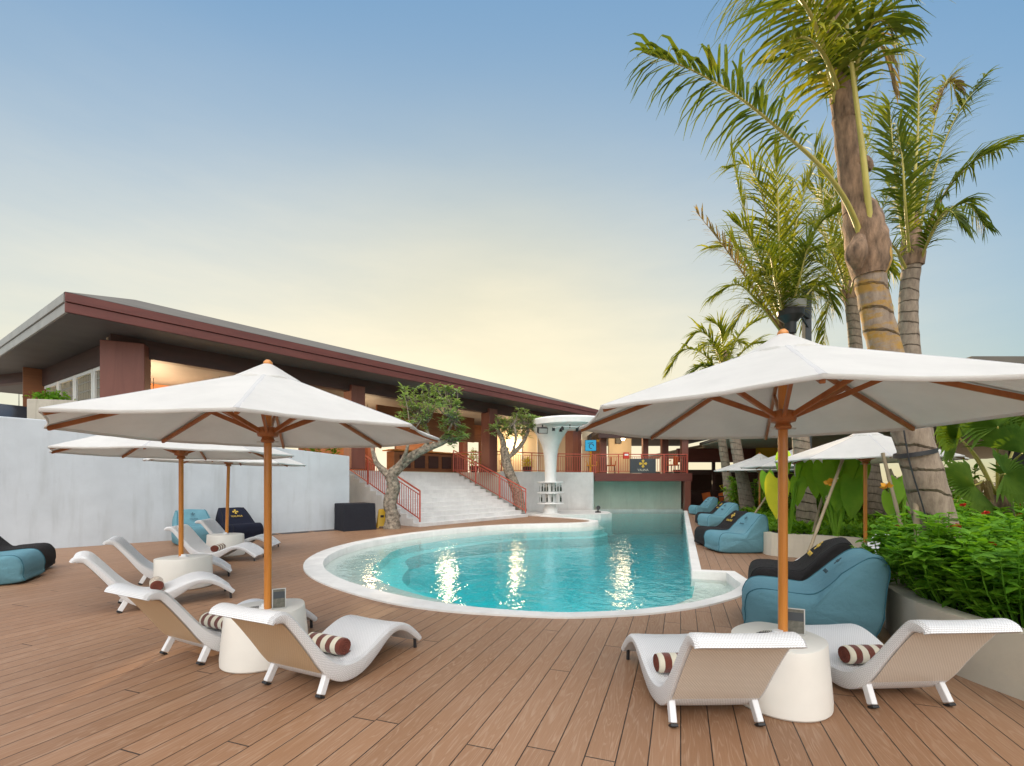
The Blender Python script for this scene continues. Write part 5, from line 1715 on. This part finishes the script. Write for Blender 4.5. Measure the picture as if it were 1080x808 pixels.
simple_palm('coconut_palm', 'small far palm above the left slope of the right parasol', 17.5, (787, 530), [(789, 540), (785, 515), (778, 480), (771, 440), (765, 405), (764, 396)], [.34, .27, .23, .20, .18, .16], [
    ([(763, 396), (752, 362), (738, 350), (724, 362)], sm()), ([(763, 397), (740, 372), (720, 370), (704, 392)], sm(droop=.7)),
    ([(764, 394), (762, 362), (758, 345), (748, 338)], sm()), ([(765, 394), (776, 360), (792, 342), (808, 334)], sm(droop=.3)),
    ([(766, 396), (784, 370), (802, 362), (818, 372)], sm()), ([(765, 398), (786, 386), (800, 388), (812, 402)], sm(mat='palm_leaf')),
    ([(763, 398), (746, 386), (734, 390), (726, 402)], sm(mat='palm_leaf')), ([(764, 394), (768, 372, .6), (776, 360, 1), (782, 362, 1.2)], sm()),
    ([(764, 394), (757, 372, -.6), (750, 362, -1), (742, 366, -1.2)], sm()),
])
simple_palm('coconut_palm', 'slim far palm trunk standing behind the small far palm', 20.0, (768, 525), [(770, 532), (767, 505), (763, 475), (759, 448), (756, 430), (755, 425)], [.25, .22, .2, .18, .17, .16], [
    ([(755, 425), (744, 404), (732, 402), (722, 414)], sm()), ([(755, 424), (752, 400), (745, 388), (735, 386)], sm()),
    ([(756, 424), (764, 402), (774, 396), (784, 404)], sm()), ([(756, 425), (768, 414), (778, 418), (786, 432)], sm(mat='palm_leaf')), ([(755, 424), (757, 402, .6), (762, 392, 1), (768, 394, 1)], sm()),
])

# fan palm at the right edge
Yf = 6.6
b = P(1052, 509, Yf)
t = thing('fan_palm', 'fan palm with broad pleated leaves at the right edge of the picture', 'palm tree', (b.x, Yf, .38))
mb = MB(); mb.tube([V(b.x, Yf, .38), V(b.x + .05, Yf, 1.0), V(b.x + .02, Yf, 1.35)], [.16, .15, .12], 14, True, 0, .2); mb.build('trunk', M['husk'], t, world=True)
def fan(cx, cy, dy, rad, rot, tilt, seed, dry=False):
    rr = random.Random(seed)
    c = P(cx, cy, Yf + dy)
    root = V(b.x, Yf, 1.3)
    s_ = MB(); s_.tube(crom([root, root.lerp(c, .5) + V(0, 0, .12), c], 4), [.02, .019, .018, .017, .016, .015, .013, .012, .01], 6)
    stt = s_.build('stalk', M['rachis'], t, world=True)
    mb = MB(); n = 30
    nrm = V(math.sin(tilt[0]), -math.cos(tilt[0]), tilt[1]).normalized()
    ex = V(0, 0, 1).cross(nrm).normalized(); ez = nrm.cross(ex)
    for k in range(n):
        a = rot + (k - n / 2) / n * R(215)
        d = ex * math.sin(a) + ez * math.cos(a)
        sd = ex * math.cos(a) - ez * math.sin(a)
        r1 = rad * .62; r2 = rad * rr.uniform(.88, 1.05)
        hw = r1 * math.tan(R(215) / n / 2)
        ple = nrm * (.05 * rad)
        p1 = c + d * r1
        tip = c + d * r2 - V(0, 0, rad * .16 * rr.uniform(.3, 1.2)) + nrm * rr.uniform(-.03, .03)
        mb.add([c, p1 + sd * hw - ple, p1 + ple, p1 - sd * hw - ple, tip], [(0, 1, 2), (0, 2, 3), (1, 4, 2), (2, 4, 3)], 0)
    mb.build('fan_leaf', M['palm_leaf_dry' if dry else 'fan'], t, world=True, flat=True)
fan(1052, 450, -.3, .62, R(-10), (.1, .25), 1)
fan(1078, 478, -.5, .62, R(40), (-.2, .5), 2)
fan(1012, 462, .1, .50, R(-35), (.3, .1), 3)
fan(1028, 512, -.5, .52, R(-80), (.2, .6), 4)
fan(1092, 520, -.7, .62, R(75), (-.1, .7), 5)
fan(998, 448, .3, .42, R(-50), (.5, .0), 6)
fan(1060, 500, -.8, .5, R(120), (0, .7), 7)
fan(1088, 436, .2, .6, R(15), (0, .2), 8)
mb = MB()
for cx, cy in ((1027, 505), (1041, 506)):
    c = P(cx, cy, Yf - .4)
    for k in range(7): leaf(mb, c + V(rnd.uniform(-.03, .03), rnd.uniform(-.03, .03), 0), V(rnd.uniform(-.2, .2), rnd.uniform(-.2, .2), -1), V(0, -1, 0), .30, .07, 0, .2, .1)
mb.build('dry_leaf', M['palm_leaf_dry'], t, world=True, flat=True)

# bamboo props
for k, (x0, y0, x1, y1, Y, lab) in enumerate(((867, 544, 889, 484, 8.0, 'bamboo prop leaning right in front of the elephant ears'), (800, 536, 826, 498, 12.5, 'grey bamboo prop left of the right parasol pole'),
        (948, 545, 931, 478, 7.2, 'pale bamboo prop leaning against the palm right of the bed parasol pole'), (964, 548, 938, 495, 7.5, 'thin brown bamboo prop just left of the leaning coconut palm'),
        (968, 588, 966, 530, 4.55, 'short cut bamboo stake at the foot of the leaning coconut palm'), (866, 530, 874, 500, 9.8, 'dark bamboo prop behind the broad elephant ears'))):
    p0, p1 = P(x0, y0, Y), P(x1, y1, Y + .3)
    d = (p0 - p1).normalized()
    p0 = p1 + d * ((p1.z - .36) / max(.05, -d.z))
    L_ = (p1 - p0).length
    pts = [p0.lerp(p1, i / 16) for i in range(17)]
    mb = MB(); mb.tube(pts, [(.024 if i % 4 else .028) for i in range(17)], 10)
    tag(mb.build('bamboo_prop', M['bamboo'], angle=50), lab, 'prop', 'bamboo props in the palm bed')
# a few orange flowers among the leaves
mb = MB()
for cx, cy, Y in ((874, 511, 8.6), (936, 514, 7.0), (879, 508, 8.8)):
    c = P(cx, cy, Y)
    for k in range(12):
        d = V(rnd.uniform(-1, 1), rnd.uniform(-1, 1), rnd.uniform(-.2, 1)).normalized(); s = d.cross(V(0, 1, .3)).normalized() * .03
        mb.add([c, c + d * .06 + s, c + d * .1, c + d * .06 - s], [(0, 1, 2, 3)])
tag(mb.build('orange_flowers', M['flower_orange'], flat=True), 'orange blossoms among the elephant ears', 'flowers', kind='stuff')

# ------------------------------------------------------------------ frangipani trees
def frangipani(label, Y, trunk, limbs, crown, seed, r0, nleaf=15, L=.20, tips_n=70):
    rr = random.Random(seed)
    b = P(trunk[0][0], trunk[0][1], Y)
    t = thing('frangipani_tree', label, 'tree', (b.x, Y, max(0, b.z)))
    pts = crom(pxs(trunk, Y), 5)
    mb = MB(); N = len(pts)
    mb.tube(pts, [r0 * (1.25 - .25 * min(1, i / 4)) * (1 - .25 * i / N) for i in range(N)], 14, True, 0, .28)
    for lst, ra, rb_ in limbs:
        q = crom(pxs(lst, Y), 4)
        mb.tube(q, [ra + (rb_ - ra) * i / (len(q) - 1) for i in range(len(q))], 10, True, 0, .25)
    mb.build('trunk', M['bark'], t, world=True, angle=60)
    ml, mt = MB(), MB()
    ends = [P(l[0][-1][0], l[0][-1][1], Y + (l[0][-1][2] if len(l[0][-1]) > 2 else 0)) for l in limbs]
    for k in range(tips_n):
        cl = crown[k % len(crown)]
        c = P(cl[0], cl[1], Y + cl[4]); rx, rz = cl[2] / F * Y, cl[3] / F * Y
        while True:
            o = V(rr.uniform(-1, 1), rr.uniform(-1, 1), rr.uniform(-1, 1))
            if o.length <= 1: break
        tip = c + V(o.x * rx, o.y * rx, o.z * rz)
        e0 = min(ends, key=lambda e: (e - tip).length)
        mid = e0.lerp(tip, .5) + V(rr.uniform(-.1, .1), rr.uniform(-.1, .1), rr.uniform(-.16, .02))
        q = crom([e0, mid, tip], 3)
        mt.tube(q, [.026 - .018 * i / (len(q) - 1) for i in range(len(q))], 5, False)
        for j in range(nleaf):
            a = rr.uniform(0, 6.28)
            d = V(math.cos(a), math.sin(a), rr.uniform(-.1, .9))
            l = L * rr.uniform(.7, 1.25)
            leaf(ml, tip + d * .03 - V(0, 0, rr.uniform(0, .10)), d, V(0, 0, 1), l, l * .30, 0, .2, rr.uniform(.2, .8))
    mt.build('branches', M['bark'], t, world=True)
    ml.build('crown', M['frangi'], t, world=True, flat=True)
frangipani('gnarled frangipani tree with forked trunk in front of the staircase, beside the yellow sign', 15.45, [(413, 558), (414, 545), (411, 530), (415, 515), (413, 502), (419, 494)], [
    ([(415, 500), (426, 488), (442, 477), (458, 470), (472, 464)], .17, .09), ([(413, 504), (404, 496), (396, 486), (392, 470, .2)], .13, .05),
    ([(436, 482), (446, 474), (452, 462), (448, 446, .2)], .11, .04), ([(420, 495), (428, 478, -.3), (432, 458, -.4)], .09, .035), ([(458, 470), (472, 456), (478, 442)], .07, .03)], [
    (446, 420, 30, 15, 0), (470, 418, 24, 12, .2), (440, 440, 24, 14, -.3), (476, 446, 13, 11, 0), (482, 460, 14, 12, .1), (466, 432, 24, 13, -.2), (430, 424, 20, 14, .2)], 3, .23, 13, .23, 120)
frangipani('smaller frangipani tree with twisted trunk behind the right stair railing', 21.8, [(548, 540), (546, 522), (541, 508), (536, 495), (533, 482), (532, 472)], [
    ([(532, 476), (530, 464), (526, 456), (524, 446)], .16, .06), ([(534, 484), (546, 474), (554, 462), (558, 450)], .13, .05), ([(540, 480), (544, 462, -.3), (542, 446, -.4)], .08, .04)], [
    (540, 444, 22, 11, 0), (556, 438, 16, 9, .2), (528, 452, 14, 9, -.2), (562, 446, 12, 9, 0), (545, 456, 16, 8, .3)], 8, .26, 14, .26, 90)

# plants on the terrace
def pot_plant(p, label, mat, seed, h=.7):
    rr = random.Random(seed)
    t = thing('potted_plant', label, 'potted plant', p)
    mb = MB(); mb.lathe([(.16, 0), (.20, .02), (.24, .36), (.25, .38), (.22, .385), (.21, .34), (.001, .33)], n=18); mb.build('pot', M['beam'], t)
    ml = MB()
    for k in range(260):
        a = rr.uniform(0, 6.28); q = rr.random()
        c = V(math.cos(a) * .28 * q, math.sin(a) * .28 * q, .36 + h * rr.random() * (1 - .4 * q))
        d = V(math.cos(a), math.sin(a), rr.uniform(0, 1.2)); l = rr.uniform(.14, .28)
        leaf(ml, c, d, V(0, 0, 1), l, l * .3, 0, .2, .6)
    ml.build('foliage', M[mat], t, flat=True)
pot_plant(P(500, 492, 25.6).xy.to_3d() + V(0, 0, TZ), 'yellow green potted plant behind the terrace railing at the top of the stairs', 'palm_leaf_y', 1, 1.0)
pot_plant(P(514, 492, 25.0).xy.to_3d() + V(0, 0, TZ), 'dark green potted plant beside the brown terrace column', 'fern', 2, 1.2)
pot_plant(P(556, 492, 26.2).xy.to_3d() + V(0, 0, TZ), 'low yellow potted plant right of the second tree trunk on the terrace', 'bigleaf_y', 3, .55)
pot_plant(P(352, 492, 19.5).xy.to_3d() + V(0, 0, TZ), 'green potted plant showing above the right end of the white wall', 'shrub', 4, 1.0)
pot_plant(P(330, 492, 19.2).xy.to_3d() + V(0, 0, TZ), 'leafy potted plant above the white wall under the large left parasol', 'shrub', 5, .95)

# far tree tops behind the roof
def far_tree(px, Y, h, r, label, seed):
    rr = random.Random(seed)
    b = P(px, 509, Y)
    t = thing('far_tree', label, 'tree', (b.x, Y, -2))
    mb = MB(); mb.tube([V(0, 0, 0), V(.1, 0, h * .6), V(0, 0, h)], [.4, .3, .1], 8)
    for k in range(14):
        a = rr.uniform(0, 6.28); mb.tube([V(0, 0, h * .6), V(math.cos(a) * r * .5, math.sin(a) * r * .5, h * .85), V(math.cos(a) * r, math.sin(a) * r, h + rr.uniform(-.5, 1.2))], [.12, .07, .02], 5)
    mb.build('trunk', M['bark'], t)
    ml = MB()
    for k in range(900):
        a = rr.uniform(0, 6.28); q = math.sqrt(rr.random()) * r
        c = V(q * math.cos(a), q * math.sin(a), h * .85 + rr.random() * 2.2 * (1 - (q / r) ** 2) + rr.uniform(-.5, .5))
        d = V(rr.uniform(-1, 1), rr.uniform(-1, 1), rr.uniform(-.3, 1)); l = rr.uniform(.35, .8)
        leaf(ml, c, d, V(0, 0, 1), l, l * .35, 0, .2, .4)
    ml.build('crown', M['palm_leaf'], t, flat=True)
far_tree(600, 62, 12.4, 4.2, 'wispy far tree top showing above the right end of the long roof', 1)
far_tree(-40, 60, 8.0, 5.0, 'far dark tree beyond the parked car at the left frame edge', 2)
# ================================================================== SKY, SUN, CAMERA
SUN_EL, SUN_AZ = R(9), R(-2)          # azimuth measured from +Y towards +X
w = bpy.data.worlds.new('World'); scene.world = w
w.use_nodes = True
t = T(w.node_tree); w.node_tree.nodes.clear()
sky = t.n('ShaderNodeTexSky', sky_type='NISHITA')
sky.sun_disc = False
sky.sun_elevation = SUN_EL; sky.sun_rotation = SUN_AZ
sky.altitude = 0; sky.air_density = 1.0; sky.dust_density = 1.0; sky.ozone_density = 2.0
dirv = t.n('ShaderNodeNewGeometry').outputs['Incoming']
dirv = t.vmath('MULTIPLY', dirv, (-1, -1, -1))
sp = t.n('ShaderNodeSeparateXYZ', {0: dirv})
# the glow round the low sun is soft and hazy: roll its brightness off
lum = t.vmath('DOT_PRODUCT', sky.outputs[0], (.2126, .7152, .0722))
k = t.math('DIVIDE', 1.0, t.math('MULTIPLY_ADD', lum, .58, .60))
soft = t.vmath('MULTIPLY', sky.outputs[0], t.n('ShaderNodeCombineXYZ', {0: k, 1: k, 2: k}).outputs[0])
soft = t.vmath('MULTIPLY', soft, (1.12, 1.39, 1.44))
# pale cream haze low over the horizon, widest towards the sunset
hz = t.n('ShaderNodeMapRange', {0: sp.outputs[2], 1: .16, 2: .76, 3: 1.0, 4: 0.0}, interpolation_type='SMOOTHSTEP').outputs[0]
side = t.vmath('DOT_PRODUCT', dirv, (-.20, .98, 0))
sunward = t.n('ShaderNodeMapRange', {0: side, 1: .42, 2: 1.0, 3: .12, 4: 1.0}).outputs[0]
haze = t.math('MULTIPLY', t.math('MULTIPLY', hz, sunward), .92)
wisp = t.noise(t.vmath('MULTIPLY', dirv, (1, 1, 4.5)), 3.0, 5, .6)
haze = t.math('MULTIPLY', haze, t.n('ShaderNodeMapRange', {0: wisp, 1: .3, 2: .7, 3: .86, 4: 1.08}).outputs[0])
col = t.mix(haze, soft, (4.55, 4.02, 2.92, 1))
# added bright patch of sky overhead and behind the viewer, invented to light the scene
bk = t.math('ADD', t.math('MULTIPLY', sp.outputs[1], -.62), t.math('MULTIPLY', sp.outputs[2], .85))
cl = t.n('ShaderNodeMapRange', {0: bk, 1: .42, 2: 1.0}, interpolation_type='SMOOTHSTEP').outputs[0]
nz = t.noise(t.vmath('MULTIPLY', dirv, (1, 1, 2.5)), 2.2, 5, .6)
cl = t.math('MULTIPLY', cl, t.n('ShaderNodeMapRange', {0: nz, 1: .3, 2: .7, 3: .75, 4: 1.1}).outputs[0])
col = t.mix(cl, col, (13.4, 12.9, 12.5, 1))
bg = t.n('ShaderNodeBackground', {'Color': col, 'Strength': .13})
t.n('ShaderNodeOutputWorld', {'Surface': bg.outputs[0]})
sl = bpy.data.lights.new('sun', 'SUN'); sl.energy = 4.2; sl.angle = R(.6); sl.color = (1.0, .74, .45)
so = bpy.data.objects.new('sun', sl); COL.objects.link(so)
d = V(math.sin(SUN_AZ) * math.cos(SUN_EL), math.cos(SUN_AZ) * math.cos(SUN_EL), math.sin(SUN_EL))
so.rotation_euler = d.to_track_quat('Z', 'Y').to_euler()
so.location = (0, 40, 30)

cd = bpy.data.cameras.new('camera'); co = bpy.data.objects.new('camera', cd); COL.objects.link(co)
co.location = (0, 0, EYE); co.rotation_euler = (R(90), 0, 0)
cd.sensor_fit = 'HORIZONTAL'; cd.sensor_width = 36; cd.lens = F / 1080 * 36
cd.shift_y = (HY - 404) / 1080
cd.clip_start = .05; cd.clip_end = 6000
scene.camera = co
scene.view_settings.view_transform = 'Standard'
scene.view_settings.look = 'None'
scene.view_settings.gamma = 1.0
scene.view_settings.use_curve_mapping = False
scene.view_settings.exposure = 1.0
scene.render.engine = 'CYCLES'
scene.cycles.use_denoising = True
scene.cycles.max_bounces = 8
scene.cycles.transparent_max_bounces = 16
